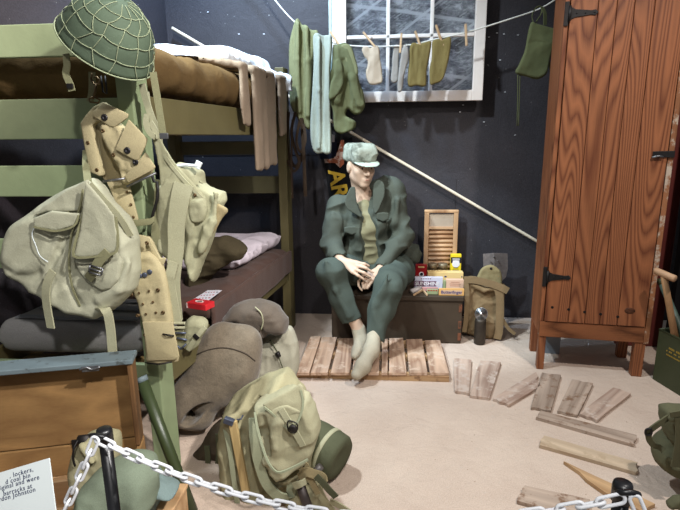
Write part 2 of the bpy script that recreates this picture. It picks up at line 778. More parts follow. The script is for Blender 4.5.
M_tar = tar_paper()
M_sand = sand()
M_red = paint('dark_red_paint', (98, 42, 36), 0.55, 0.15)
M_bunk = paint('olive_bunk_paint', (128, 140, 106), 0.5, 0.1, (160, 160, 128), 0.74, 26)
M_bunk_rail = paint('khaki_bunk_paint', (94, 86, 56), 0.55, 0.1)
M_bunk_dark = paint('shaded_bunk_paint', (92, 88, 62), 0.6, 0.1)  # darker olive puts the far-end shade into the plank colour
M_slat = wood('raw_slat_wood', (120, 98, 60), (160, 136, 92), 0, 5)
M_brown_blanket = cloth('brown_wool_blanket', (92, 72, 44), 0.16, 500, 0.6, 9, 0.0)
M_maroon = cloth('dark_brown_blanket', (80, 60, 53), 0.1, 500, 0.2, 4, 0.1)
M_grey_blanket = cloth('grey_blanket', (142, 140, 138), 0.2, 400, 0.4, 4)
M_stripe = cloth('pale_grey_stripe', (128, 130, 134), 0.1, 400, 0.3, 4)
M_white_sheet = cloth('white_cotton', (222, 224, 230), 0.05, 600, 0.35, 4)
M_pillow = cloth('pillow_cotton', (206, 194, 202), 0.05, 600, 0.35, 4)
M_taupe = cloth('taupe_knit', (134, 117, 100), 0.1, 350, 0.45, 8)
M_haversack = cloth('pale_khaki_canvas', (165, 164, 142), 0.12, 600, 0.5, 7)
M_haver2 = cloth('washed_green_canvas', (154, 152, 124), 0.12, 600, 0.45, 7)
M_web = cloth('tan_webbing', (172, 160, 125), 0.1, 420, 0.3, 10)
M_web_dark = cloth('tan_webbing_inner', (146, 133, 100), 0.1, 420, 0.3, 10)
M_webgreen = cloth('olive_webbing', (128, 126, 96), 0.1, 420, 0.3, 10)
M_strap = cloth('pale_strap_webbing', (162, 160, 132), 0.08, 420, 0.25, 10)
M_ruck = cloth('rucksack_canvas', (150, 144, 114), 0.12, 600, 0.45, 7)
M_ruck_flap = cloth('rucksack_flap_canvas', (156, 152, 124), 0.1, 600, 0.4, 7)
M_piping = cloth('green_piping', (146, 150, 124), 0.08, 500, 0.2, 10)
M_roll = cloth('dark_green_canvas', (82, 84, 64), 0.15, 500, 0.4, 8)
M_wool = cloth('brown_wool', (108, 97, 82), 0.22, 220, 0.9, 30, 0.2)
M_wool_dark = cloth('brown_wool_dark', (90, 80, 70), 0.14, 300, 0.4, 6, 0.2)
M_pouch = cloth('grey_green_canvas', (160, 156, 138), 0.1, 600, 0.4, 7)
M_olive = cloth('dark_olive_cotton', (66, 58, 42), 0.15, 500, 0.5, 8)
M_olive_shirt = cloth('olive_cotton', (122, 122, 88), 0.14, 500, 0.55, 8)
M_olive_jacket = cloth('olive_jacket_cotton', (98, 100, 70), 0.16, 500, 0.55, 8)
M_towel = cloth('sage_terry', (150, 156, 142), 0.08, 260, 0.5, 10, 0.2)
M_sock_beige = cloth('beige_knit', (186, 168, 146), 0.1, 350, 0.4, 8)
M_sock_grey = cloth('grey_knit', (152, 146, 138), 0.1, 350, 0.4, 8)
M_sock_olive = cloth('olive_knit', (122, 108, 66), 0.12, 350, 0.45, 8)
M_legging = cloth('legging_canvas', (92, 96, 66), 0.12, 600, 0.3, 7)
M_helmet = paint('helmet_green', (84, 98, 80), 0.75, 0.18, (104, 118, 100), 0.66, 14, 0, 0.25, 0.3)
M_net = cloth('net_cord', (150, 158, 128), 0.1, 500, 0.3, 20)
M_iron = metal('black_iron', (44, 41, 40), 0.55, 0.7)
M_steel = metal('worn_steel', (120, 120, 122), 0.4, 0.85)
M_bright = metal('bright_chrome', (215, 218, 222), 0.16, 1.0)
M_snap = metal('dark_snap', (62, 60, 62), 0.4, 0.8)
M_blue_metal = metal('blued_metal', (86, 92, 108), 0.45, 0.6)
M_brass = metal('dull_brass', (104, 84, 58), 0.45, 0.8)
M_leather = cloth('dark_leather', (58, 44, 32), 0.2, 90, 0.3, 9, 0, 0.6)
M_locker_out = paint('blue_grey_paint', (96, 108, 112), 0.6, 0.14, (66, 72, 72), 0.6, 20)
M_locker_in = wood('locker_wood', (122, 90, 54), (152, 116, 72), 0, 6, 5.0, 0.6, 0.75, None, 0.2)
M_splinter = wood('splintered_edge', (70, 48, 30), (132, 96, 60), 2, 5)
M_card = paint('white_card', (208, 216, 216), 0.7, 0.01, bump=0.02)
M_ink = paint('blue_black_ink', (52, 58, 84), 0.7, 0.02)
M_post = paint('black_plastic', (22, 22, 25), 0.35, 0.05, spec=0.5, bump=0.05)
M_chain = paint('white_plastic', (226, 228, 232), 0.35, 0.02, spec=0.5, bump=0.03)
M_tube = paint('dark_green_pole', (52, 62, 36), 0.4, 0.1, spec=0.5)
M_wardrobe = wood('heart_pine', (94, 48, 28), (152, 94, 60), 2, 42, 3.4, 0.30, 0.5, None, 0.2)
M_wardrobe_rail = wood('heart_pine_rail', (82, 44, 22), (146, 90, 56), 0, 16, 4.0, 0.4, 0.5, None, 0.2)
M_wardrobe_worn = wood('worn_pine', (84, 48, 28), (150, 98, 64), 2, 5, 5.0, 0.6, 0.6, (176, 158, 140), 0.2)
M_hole = paint('hole_shade_black', (10, 8, 7), 0.9, 0.02)  # near-black for the vent holes, their inner shade put into the colour
M_greywood = wood('weathered_board', (146, 118, 102), (194, 168, 150), 0, 7, 9.0, 0.8, 0.85, (190, 172, 158), 0.35)
M_greywood2 = wood('weathered_grey_board', (138, 118, 102), (184, 162, 144), 0, 5, 9.0, 0.8, 0.85, (120, 92, 72), 0.35)
M_tanwood = wood('tan_board', (162, 136, 108), (206, 182, 154), 0, 5, 6.0, 0.7, 0.8, (172, 150, 124), 0.3)
M_newwood = wood('new_pine_board', (164, 126, 88), (200, 162, 120), 0, 5, 5.0, 0.6, 0.7, None, 0.2)
M_pallet = wood('pallet_slat', (146, 112, 90), (200, 166, 140), 1, 7, 9.0, 0.9, 0.85, (196, 170, 148), 0.35)
M_pallet_f = wood('pallet_runner', (150, 112, 78), (206, 168, 124), 0, 4, 6.0, 0.8, 0.8, (120, 88, 64), 0.3)
M_trunk = paint('dark_olive_trunk', (62, 50, 38), 0.6, 0.16, (112, 72, 48), 0.72, 16)
M_frame = paint('chipped_white_paint', (226, 216, 208), 0.55, 0.03, (134, 100, 74), 0.685, 13, bump=0.3)
M_frame_edge = paint('pale_green_edge', (168, 184, 176), 0.6, 0.05)
M_rope = cloth('white_cotton_cord', (222, 220, 212), 0.05, 900, 0.2, 30)
M_rope2 = cloth('hemp_rope', (220, 206, 184), 0.1, 900, 0.3, 30)
M_pin = wood('clothespin_wood', (168, 128, 92), (212, 178, 140), 2, 3)
M_ammo = paint('green_box_paint', (58, 62, 40), 0.55, 0.12, (92, 92, 66), 0.72, 30)
M_yellow = paint('yellow_stencil', (206, 168, 52), 0.7, 0.1)
M_drape = cloth('black_drape', (18, 17, 18), 0.1, 300, 0.4, 5)
M_musette = cloth('olive_drab_canvas', (92, 90, 68), 0.15, 600, 0.4, 8)

# ================================================================== the setting
WALL_Y = 3.64


def wallbox(name, a, b, z0, z1, th, mat, n):
    """wall slab from a to b (floor plan points); th pushes away along n"""
    a, b, n = Vector((*a, 0)), Vector((*b, 0)), Vector((*n, 0)) * th
    mb = MB()
    pts = [a, b, b + n, a + n]
    mb.prism([p + Vector((0, 0, z0)) for p in pts], (0, 0, z1 - z0))
    return struct(mb.build(name, mat))


fl = MB()
fl.prism([(-1.9, -0.6, 0), (2.6, -0.6, 0), (2.6, 3.9, 0), (-1.9, 3.9, 0)], (0, 0, -0.05))
struct(fl.build('floor', M_sand))

wallbox('wall_back', (-1.52, WALL_Y), (2.1, WALL_Y), 0, 2.9, 0.06, M_tar, (0, 1))
wallbox('wall_left', (-1.49, WALL_Y), (-1.80, 0.6), 0, 2.9, 0.06, M_tar, (-1, 0))
wallbox('wall_right', (1.655, 2.93), (2.6, 2.93), 0, 2.9, 0.05, M_drape, (0, 1))
# lapped edges of the felt sheets on the back and side walls, with their row of staples
sm = MB()
w0, w1 = W(498, 0, WALL_Y), W(498, 300, WALL_Y)
x = (w0.x + w1.x) / 2
sm.box((x + 0.2, WALL_Y - 0.003, 1.05), (0.4, 0.006, 2.1), None, 0.0)
sm.box((-0.9, WALL_Y - 0.002, 1.63), (1.15, 0.004, 0.9))
sm.box((-0.15, WALL_Y - 0.002, 0.5), (1.3, 0.004, 1.02))
struct(sm.build('wall_back_lap', M_tar))
sl_ = MB()
d = Vector((-1.80 + 1.49, 0.6 - WALL_Y, 0)).normalized()
sl_.prism([Vector((-1.488, WALL_Y, 1.62)) + d * 0.05, Vector((-1.488, WALL_Y, 1.62)) + d * 3.0, Vector((-1.488, WALL_Y, 2.9)) + d * 3.0, Vector((-1.488, WALL_Y, 2.9)) + d * 0.05], (0.004, 0, 0))
struct(sl_.build('wall_left_lap', M_tar))
st = MB()
for (px, py) in [(489, 37), (497, 33), (518, 35), (504, 34), (460, 112), (463, 105), (484, 122), (505, 92), (515, 135), (500, 60), (310, 120), (208, 12), (239, 34), (264, 34)]:
    w = W(px, py, WALL_Y - 0.004)
    st.box(w, (0.012, 0.004, 0.004))
struct(st.build('wall_back_staples', M_chain))

tr = MB()
tr.box((1.60, 3.17, 1.45), (0.26, 0.05, 2.9), None, 0.006)
struct(tr.build('trim_1', M_red))


# ------------------------------------------------------------------ window sash with an aerial photograph behind the glass
def aerial():
    b = NB('aerial_photo_print', 0.6, 0, 0.2)

    def plane(rot, scale):
        v = b.coord((1, 1, 1), 0, (0, rot, 0))
        sw = b.n('ShaderNodeSeparateXYZ')
        cb = b.n('ShaderNodeCombineXYZ')
        b.link(v, sw.inputs[0])
        b.link(b.math('MULTIPLY', sw.outputs[0], scale[0]), cb.inputs[0])
        b.link(b.math('MULTIPLY', sw.outputs[2], scale[1]), cb.inputs[1])
        return cb.outputs[0]

    base = b.noise(plane(0.0, (1, 1.4)), 8.0, 8.0, 0.7)
    c = b.ramp(base, [(0.36, (0.08, 0.08, 0.09, 1)), (0.46, (0.22, 0.22, 0.23, 1)), (0.54, (0.36, 0.36, 0.37, 1)), (0.62, (0.72, 0.72, 0.71, 1))])
    for rot, sc_, k in ((0.55, (7, 16), 0.8), (-0.12, (9, 22), 0.7)):
        br = b.n('ShaderNodeTexBrick')
        br.inputs['Scale'].default_value = 1.0
        br.inputs['Color1'].default_value = (0, 0, 0, 1)
        br.inputs['Color2'].default_value = (1, 1, 1, 1)
        br.inputs['Mortar'].default_value = (0.05, 0.05, 0.05, 1)
        br.inputs['Mortar Size'].default_value = 0.06
        br.inputs['Bias'].default_value = -0.35
        b.link(plane(rot, sc_), br.inputs['Vector'])
        msk = b.noise(plane(rot, (1, 1)), 6.0, 3.0)
        f = b.math('MULTIPLY', br.outputs['Color'], b.ramp(msk, [(0.42, (0, 0, 0, 1)), (0.52, (k, k, k, 1))]))
        c = b.mix(f, c, (0.80, 0.80, 0.78, 1))
    for rot, s_, w_ in ((0.62, 1.3, 0.9945), (-0.15, 0.9, 0.996)):
        wv = b.n('ShaderNodeTexWave')
        wv.bands_direction = 'Y'
        wv.inputs['Scale'].default_value = s_
        wv.inputs['Distortion'].default_value = 0.8
        wv.inputs['Detail Scale'].default_value = 0.6
        b.link(plane(rot, (1, 1)), wv.inputs['Vector'])
        c = b.mix(b.ramp(wv.outputs['Fac'], [(w_ - 0.01, (0, 0, 0, 1)), (w_, (0.8, 0.8, 0.8, 1))]), c, (0.78, 0.78, 0.76, 1))
    return b.done(c)


M_aerial = aerial()


def glass():
    b = NB('window_glass', 0.04, 0, 0.5)
    b.b.inputs['Transmission Weight'].default_value = 1.0
    b.b.inputs['IOR'].default_value = 1.3
    b.b.inputs['Base Color'].default_value = (0.92, 0.95, 1.0, 1)
    return b.m


M_glass = glass()
wy = 3.555
xl, xr = -0.345, 0.632
zb, zt = W(420, 101.5, wy).z, 2.62
sash = MB()
fw = 0.068
iz0 = W(420, 91, wy).z
Ls = W(346.5, 40, wy).x
Rs = W(474, 40, wy).x
sash.box(((xl + Ls) / 2, wy, (zb + zt) / 2), (Ls - xl, 0.045, zt - zb), None, 0.004)
sash.box(((xr + Rs) / 2, wy, (zb + zt) / 2), (xr - Rs, 0.045, zt - zb), None, 0.004)
sash.box(((Ls + Rs) / 2, wy, (zb + iz0) / 2), (Rs - Ls, 0.044, iz0 - zb), None, 0.003)
sash.box(((Ls + Rs) / 2, wy, zt - 0.03), (Rs - Ls, 0.044, 0.06), None, 0.003)
win = struct(sash.build('window_1', M_frame))
mun = MB()
for px in (388, 431.5):
    xm = W(px, 40, wy).x
    mun.box((xm, wy, (zt + iz0) / 2), (0.024, 0.03, zt - iz0), None, 0.005)
zm = W(420, 36, wy).z
mun.box(((Ls + Rs) / 2, wy, zm), (Rs - Ls, 0.03, 0.024), None, 0.005)
mun.box(((Ls + Rs) / 2, wy, zm + 0.42), (Rs - Ls, 0.03, 0.024), None, 0.005)
mun.build('window_muntins', M_frame, win)
eg = MB()
eg.box((xl - 0.012, wy + 0.005, (zb + zt) / 2), (0.02, 0.05, zt - zb), None, 0.003)
eg.build('window_edge', M_frame_edge, win)
xs = [Ls, W(388, 40, wy).x, W(431.5, 40, wy).x, Rs]
zs = [iz0, zm, zm + 0.42, zt - 0.06]
for i in range(3):
    for j in range(3):
        g_ = MB()
        g_.box(((xs[i] + xs[i + 1]) / 2, wy + 0.004, (zs[j] + zs[j + 1]) / 2), (xs[i + 1] - xs[i], 0.003, zs[j + 1] - zs[j]))
        g_.build('window_pane', M_glass, win)
ph = MB()
ph.box(((xl + xr) / 2, wy + 0.05, (zb + zt) / 2), (xr - xl - 0.04, 0.004, zt - zb - 0.04))
po = ph.build('aerial_photograph', M_aerial)
tag(po, 'black and white aerial photograph mounted behind the panes of the white window', 'photograph')

# ================================================================== bunk bed
NR, FR = Vector((-0.832, 1.70, 0)), Vector((-0.617, 3.39, 0))
BW = 0.78
PW = 0.055
PD = 0.095
bunk = thing('bunk_bed', 'olive painted wooden double bunk bed standing along the left wall', 'bunk bed', (-1.1, 2.5, 0))
u = (FR - NR).normalized()
sx = Vector((1, 0, 0))


def bunk_pt(s, r, z):
    """s along the length (m from the near end), r across to the left of the right face"""
    return NR + u * s + Vector((-r, 0, z))


LB = (FR - NR).length


def bunk_box(s0, s1, r0, r1, z0, z1, mat, name, bev=0.004):
    mb = MB()
    pts = [bunk_pt(s0, r0, z0), bunk_pt(s1, r0, z0), bunk_pt(s1, r1, z0), bunk_pt(s0, r1, z0)]
    mb.prism(pts, (0, 0, z1 - z0), bev)
    return mb.build(name, mat, bunk)


for (s, r) in ((0, 0), (0, BW - PW), (LB - PD, 0), (LB - PD, BW - PW)):
    far = s > 0
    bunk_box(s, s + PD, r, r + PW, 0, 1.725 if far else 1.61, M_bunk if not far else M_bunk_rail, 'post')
for (z0, z1) in ((1.570, 1.672), (1.303, 1.436), (1.105, 1.213), (0.84, 0.95), (0.37, 0.472)):
    bunk_box(0.012, 0.035, PW - 0.01, BW - PW + 0.01, z0, z1, M_bunk, 'end_plank', 0.003)
for (z0, z1) in ((W(260, 154.5, 3.37).z, W(260, 141, 3.37).z), (W(260, 193, 3.37).z, W(260, 176, 3.37).z), (1.52, 1.62), (0.36, 0.48)):
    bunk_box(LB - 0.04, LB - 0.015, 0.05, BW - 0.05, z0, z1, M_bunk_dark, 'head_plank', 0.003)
for r in (0.008, BW - 0.036):
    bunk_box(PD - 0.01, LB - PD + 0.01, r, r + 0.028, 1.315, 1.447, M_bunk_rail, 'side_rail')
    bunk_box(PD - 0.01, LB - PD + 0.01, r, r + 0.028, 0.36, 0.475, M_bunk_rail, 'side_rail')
for s in [0.18 + 0.24 * i for i in range(7)]:
    bunk_box(s, s + 0.09, 0.04, BW - 0.04, 1.32, 1.34, M_slat, 'bed_slat')
    bunk_box(s, s + 0.09, 0.04, BW - 0.04, 0.37, 0.39, M_slat, 'bed_slat')


def mattress(name, z0, z1, mat, label, seed, amp, r0=0.0, s0=0.0, s1=LB, T=None):
    pts = []
    zc, hz = (z0 + z1) / 2, (z1 - z0) / 2
    a, b = bunk_pt(s0, r0, zc), bunk_pt(s1, BW - 0.03, zc)
    g = G([a, b, bunk_pt(s0, BW - 0.03, zc), bunk_pt(s1, r0, zc)], 0.16, 0.012)
    g.puff([(bunk_pt(s0, r0, 0).x, bunk_pt(s0, r0, 0).y), (bunk_pt(s1, r0, 0).x, bunk_pt(s1, r0, 0).y),
            (bunk_pt(s1, BW - 0.03, 0).x, bunk_pt(s1, BW - 0.03, 0).y), (bunk_pt(s0, BW - 0.03, 0).x, bunk_pt(s0, BW - 0.03, 0).y)],
           zc, hz, 0.07, 2, smooth=False)
    g.noise(amp, (5, 5, 7), seed)
    g.noise(amp * 0.5, (9, 9, 6), seed + 2, True, Matrix.Rotation(0.6, 3, 'X'))
    g.noise(amp * 0.25, (18, 18, 10), seed + 4, True, Matrix.Rotation(0.6, 3, 'X'))
    o = g.build(name, mat)
    tag(o, label, 'mattress')
    return o


text_part('lettering', 'U S', 0.036, bunk_pt(0.0105, 0.625, 1.345), (1, 0, 0), (0, 0, 1), M_bunk, bunk, 0.0015, 0.0, 'LEFT', 1.3)
# ================================================================== bedding
mattress('upper_mattress', 1.464, 1.62, M_brown_blanket, 'mattress under a golden brown wool blanket on the upper bunk', 3, 0.014, -0.012, 0.105, LB - 0.10)
low_m = mattress('lower_mattress', 0.485, 0.592, M_maroon, 'mattress under a dark purplish brown blanket on the lower bunk', 5, 0.006, -0.006, 0.42, LB - 0.110)

g = G([bunk_pt(0.42, -0.03, 0.42), bunk_pt(LB - 0.1, -0.03, 0.60)], 0.06, 0.007)
g.puff([((NR + u * a).y, z) for a, z in ((0.42, 0.575), (1.0, 0.578), (LB - 0.11, 0.572), (LB - 0.115, 0.432), (1.2, 0.418), (0.8, 0.424), (0.42, 0.42))],
       bunk_pt((LB + 0.31) / 2, -0.014, 0).x, 0.010, 0.012, 0, (u.x / u.y, 0), smooth=False)
g.noise(0.003, (6, 14, 5), 35)
g.build('blanket_side', M_maroon, low_m)


def bed_cushion(name, s0, s1, r0, r1, z0, z1, mat, label, seed, group=None, amp=0.012, R=0.09, cat='pillow', extra=None):
    zc, hz = (z0 + z1) / 2, (z1 - z0) / 2
    q = [bunk_pt(s0, r0, zc), bunk_pt(s1, r0, zc), bunk_pt(s1, r1, zc), bunk_pt(s0, r1, zc)]
    g = G(q, 0.12, 0.009)
    g.puff([(p.x, p.y) for p in q], zc, hz, R, 2, smooth=False)
    if extra:
        extra(g)
    g.noise(amp, (7, 7, 9), seed)
    g.noise(amp * 0.5, (16, 16, 16), seed + 1, True)
    return tag(g.build(name, mat), label, cat, group)


def sheet_end(g):
    q = [bunk_pt(1.38, -0.03, 0), bunk_pt(LB - 0.10, -0.03, 0), bunk_pt(LB - 0.10, 0.10, 0), bunk_pt(1.38, 0.10, 0)]
    g.cap(bunk_pt(LB - 0.15, -0.03, 1.63), bunk_pt(LB - 0.13, -0.035, 1.48), 0.035, 0.03, 0.05)
    g.cap(bunk_pt(1.2, 0.08, 1.64), bunk_pt(LB - 0.15, -0.02, 1.64), 0.03, 0.035, 0.06)


bed_cushion('white_pillow', 0.95, LB - 0.12, 0.06, BW - 0.10, 1.622, 1.765, M_white_sheet, 'white pillow in a loose cotton case on the upper bunk', 8, extra=sheet_end)
bed_cushion('white_pillow', 0.92, LB - 0.11, 0.05, BW - 0.10, 0.597, 0.70, M_pillow, 'crumpled white pillow at the far end of the lower bunk', 12)

# grey blanket over the foot of the lower bunk
g = G([bunk_pt(0.05, 0.02, 0.48), bunk_pt(0.34, BW, 0.62)], 0.15, 0.01)
q = [bunk_pt(0.06, 0.10, 0), bunk_pt(0.40, 0.10, 0), bunk_pt(0.40, BW - 0.10, 0), bunk_pt(0.06, BW - 0.10, 0)]
g.puff([(p.x, p.y) for p in q], 0.546, 0.068, 0.04, 2, smooth=False)
g.noise(0.007, (6, 6, 8), 21)
gb = tag(g.build('grey_blanket', M_grey_blanket), 'dark grey blanket with paler stripes folded over the foot of the lower bunk', 'blanket')
for s_, r_ in ((0.10, 0.0), (0.22, 0.0), (0.31, 0.0)):
    sm = MB()
    pth = [bunk_pt(s_, 0.12 + 0.1 * i, 0.621 + 0.003 * math.sin(i * 1.7)) for i in range(6)]
    sm.ribbon(pth, 0.03, 0.004, u, 4)
    sm.build('stripe', M_stripe, gb)

# taupe knitted underwear slung over the upper rail


def s_at(px, z=1.45):
    best = min((abs((pxof(bunk_pt(k * 0.01, 0, z))) - px), k * 0.01) for k in range(175))
    return best[1]


def pxof(p):
    v = np.array(p) - _C
    return 340 + FPX * (v @ _rt) / (v @ _fw)


def pyof(p):
    v = np.array(p) - _C
    return 255 - FPX * (v @ _up) / (v @ _fw)


def z_at(s, r, py):
    lo, hi = 0.0, 2.3
    for _ in range(30):
        mid = (lo + hi) / 2
        if pyof(bunk_pt(s, r, mid)) > py:
            lo = mid
        else:
            hi = mid
    return lo


uw = thing('long_underwear', 'taupe knitted long underwear slung over the rail of the upper bunk', 'underwear', bunk_pt(1.1, -0.03, 1.3))
for nm, pa, pb, yb0, yb1, rtop in (('leg', 248, 269, 171, 164, 0.45), ('sleeve', 235, 242, 128, 125, 0.30), ('sleeve', 274, 280, 136, 133, 0.40)):
    sa, sb = s_at(pa), s_at(pb)
    za, zb_ = z_at(sa, -0.03, yb0), z_at(sb, -0.03, yb1)
    g = G([bunk_pt(sa, -0.05, za), bunk_pt(sb, 0.5, 1.75)], 0.05, 0.007)
    pl = [(sa, 1.63), (sb, 1.63), (sb + 0.01, (1.63 + zb_) / 2), (sb + 0.0, zb_), (sa, za), (sa - 0.01, (1.6 + za) / 2)]
    g.puff([((NR + u * a).y, z) for a, z in pl], (bunk_pt((sa + sb) / 2, -0.032, 0)).x, 0.012, 0.02, 0, (u.x / u.y, 0), smooth=False)
    mid = (sa + sb) / 2
    hw = (sb - sa) / 2
    Rm = Matrix((u, Vector((-u.y, u.x, 0)), Vector((0, 0, 1)))).transposed()
    g.box(bunk_pt(mid, 0.0, 1.645), (hw, 0.045, 0.014), Rm, 0.013, 0.02)
    top = 1.648 if nm == 'sleeve' else 1.66
    if rtop:
        n_ = 8
        for i in range(n_):
            r0_ = 0.02 + (rtop - 0.02) * i / n_
            g.box(bunk_pt(mid - 0.10 * i / n_, r0_, 1.645 + 0.03 * math.sin(i / n_ * 1.5)), (hw, 0.05, 0.012), Rm, 0.011, 0.015)
    g.noise(0.008, (10, 22, 3.5), 31)
    g.noise(0.003, (20, 25, 12), 33)
    g.build(nm, M_taupe, uw)

# dark straps hanging from the far post
hs = thing('leather_harness', 'tangle of dark leather straps hanging on the far bunk post', 'harness', W(295, 150, 3.34))
ly = 3.36
for pts, w in (([(289, 112), (287, 140), (291, 160), (297, 166), (303, 154), (304, 134), (299, 116)], 0.022), ([(302, 118), (304, 150), (306, 196)], 0.022),
               ([(296, 112), (292, 132), (296, 150), (300, 163), (294, 171), (288, 160)], 0.018), ([(300, 122), (297, 140), (301, 152), (306, 140), (304, 124)], 0.016),
               ([(293, 120), (292, 160), (293, 198)], 0.012)):
    mb = MB()
    mb.ribbon([W(a, b, ly + 0.01 * math.sin(a)) - Vector((0, 0.02, 0)) for a, b in pts], w, 0.006, None, 6)
    mb.build('strap', M_leather, hs, 'auto')
    ly -= 0.012

# ================================================================== lower bunk: garment, card box, cards
q = [(190, 270), (194, 257), (203, 245), (214, 239), (226, 237), (238, 243), (245, 251), (240, 258), (224, 265), (211, 276), (203, 287), (192, 290), (186, 284)]
o = soft('folded_garment', M_olive, None, q, 2.42, 0.075, 0.05, (0, 0), 0.007, 0.010, (9, 9, 14), 41, True, label=None)
tag(o, 'dark olive garment bundled on the brown blanket in front of the white pillow', 'garment')
MZ = 0.598
fan = thing('playing_cards', 'loose fan of white playing cards on the brown blanket', 'playing cards', F(206, 297, MZ))
pa = [F(190.5, 302, MZ), F(211, 302.5, MZ), F(224, 292.5, MZ), F(208, 291, MZ)]
M_cardface = paint('card_stock', (222, 220, 228), 0.5, 0.02, bump=0.01)
M_cardred = paint('card_red', (176, 44, 62), 0.5, 0.02, bump=0.01)
M_cardblk = paint('card_black', (46, 44, 58), 0.5, 0.02, bump=0.01)
a_, b_, c_, d_ = pa
for i in range(5):
    t0, t1 = i / 5 * 0.8, i / 5 * 0.8 + 0.2
    mb = MB()
    q = [a_.lerp(b_, t0), a_.lerp(b_, t1 + 0.05), d_.lerp(c_, t1 + 0.05), d_.lerp(c_, t0)]
    mb.prism([p + Vector((0, 0, 0.0035 + 0.0014 * i)) for p in q], (0, 0, 0.001))
    co = mb.build('card', M_cardface, fan)
    for k in range(3):
        cpt = (q[0].lerp(q[1], 0.5)).lerp(q[3].lerp(q[2], 0.5), 0.22 + 0.28 * k) + Vector((0, 0, 0.005 + 0.0014 * i))
        mm = MB()
        mm.disc(cpt, 0.0055, (0, 0, 1), 0.001, 5)
        mm.build('pip', M_cardred if (i + k) % 3 else M_cardblk, co)
cb = thing('card_box', 'small red playing card box lying beside the loose cards', 'card box', F(197, 307, MZ))
M_redbox = paint('red_card_box', (196, 36, 44), 0.4, 0.05, spec=0.5)
M_whitebox = paint('white_print', (232, 214, 208), 0.5, 0.03, bump=0.02)
p0, p1 = F(186.5, 309, MZ), F(206, 312, MZ)
dx = (p1 - p0)
L_ = dx.length
dx.normalize()
dy = Vector((-dx.y, dx.x, 0))
Rb = Matrix((dx, dy, Vector((0, 0, 1)))).transposed()
mb = MB()
ctr = p0 + dx * L_ / 2 + dy * 0.03 + Vector((0, 0, 0.017))
mb.box(ctr, (L_, 0.06, 0.026), Rb, 0.002)
mb.build('carton', M_redbox, cb)
mb = MB()
mb.lathe([(0.017, 0), (0.017, 0.0012), (0.011, 0.0012), (0.011, 0)], ctr + Vector((-0.004, 0, 0.0131)), Rb, 20, 1.25, 0.7)
mb.build('emblem', M_whitebox, cb)
mb = MB()
mb.box(ctr - dx * (L_ / 2 - 0.004) - dy * 0.0305 + Vector((0, 0, 0)), (0.006, 0.001, 0.022), Rb)
mb.build('seal', M_whitebox, cb)

# ================================================================== helmet on the near post
HC = W(111, 33, 1.55)
ax_h = Vector((0.60, -0.40, 0.69)).normalized()
e1 = Vector((0.80, 0.10, -0.62))
e1 = (e1 - ax_h * e1.dot(ax_h)).normalized()
e2 = ax_h.cross(e1)
Rh = Matrix((e1, e2, ax_h)).transposed()
HR = 0.124


def hp(th, ph, off=0.0):
    """dome point: ph 0 at the rim, 1 at the crown"""
    a = ph * PI / 2
    r = HR * math.cos(a) ** 0.85 * (1.0 + 0.06 * max(0, 1 - ph * 7)) + off * math.cos(a)
    z = 0.155 * math.sin(a) + off * math.sin(a)
    return HC + Rh @ Vector((r * math.cos(th) * 1.09, r * math.sin(th) * 0.96, z - 0.050))


helm = thing('steel_helmet', 'green steel helmet with cord net perched on the near bunk post', 'helmet', HC)
vs, fs = [], []
NT, NPH = 48, 20
for j in range(NPH):
    for k in range(NT):
        vs.append(hp(2 * PI * k / NT, j / NPH))
top = len(vs)
vs.append(hp(0, 0.9999))
for j in range(NPH - 1):
    for k in range(NT):
        l = (k + 1) % NT
        fs.append((j * NT + k, j * NT + l, (j + 1) * NT + l, (j + 1) * NT + k))
for k in range(NT):
    fs.append(((NPH - 1) * NT + k, (NPH - 1) * NT + (k + 1) % NT, top))
sh = part('shell', vs, fs, M_helmet, helm)
so = sh.modifiers.new('solid', 'SOLIDIFY')
so.thickness = 0.006
so.offset = -1
nt = MB()
NM = 14
jit = {}


def node(k, j):
    k %= NM
    if (k, j) not in jit:
        jit[(k, j)] = (random.uniform(-0.10, 0.10), random.uniform(-0.03, 0.03))
    a, b = jit[(k, j)]
    return 2 * PI * (k + 0.12 * j) / NM + a * (1 + j * 0.3), (0.015, 0.19, 0.37, 0.56, 0.75)[j] + (b if j else 0)


def netline(p, q):
    (t0, h0), (t1, h1) = p, q
    nt.tube([hp(t0 + (t1 - t0) * i / 5, h0 + (h1 - h0) * i / 5 - 0.012 * math.sin(PI * i / 5), 0.0025) for i in range(6)], 0.0012, 5)


for k in range(NM):
    for j in range(4):
        netline(node(k, j), node(k, j + 1))
    for j in range(1, 5):
        a_, b_ = node(k, j), node(k + 1, j)
        if b_[0] < a_[0]:
            b_ = (b_[0] + 2 * PI, b_[1])
        netline(a_, b_)
    a_ = node(k, 4)
    netline(a_, (a_[0], 0.94))
nt.tube([hp(2 * PI * k / 60, 0.01, 0.003) for k in range(60)], 0.0022, 5, True)
nt.build('net', M_net, helm, True)
mb = MB()
mb.ribbon(PY([(66, 54, 1.50), (67, 66, 1.49), (66, 74, 1.49), (70, 84, 1.49), (72, 91, 1.49)]), 0.020, 0.004, (1, 0, 0.2), 5)
cs = mb.build('chin_strap', M_webgreen, helm, 'auto')
mb = MB()
mb.box(W(70, 86, 1.485), (0.02, 0.006, 0.014), None, 0.002)
mb.build('buckle', M_iron, cs)
mb = MB()
mb.ribbon(PY([(153, 72, 1.56), (156, 90, 1.56), (159, 108, 1.56), (163, 134, 1.56)]), 0.021, 0.004, (1, 0, 0.1), 5)
cs = mb.build('chin_strap', M_webgreen, helm, 'auto')
mb = MB()
mb.box(W(164, 136, 1.558), (0.028, 0.006, 0.018), None, 0.002)
mb.build('buckle', M_steel, cs)


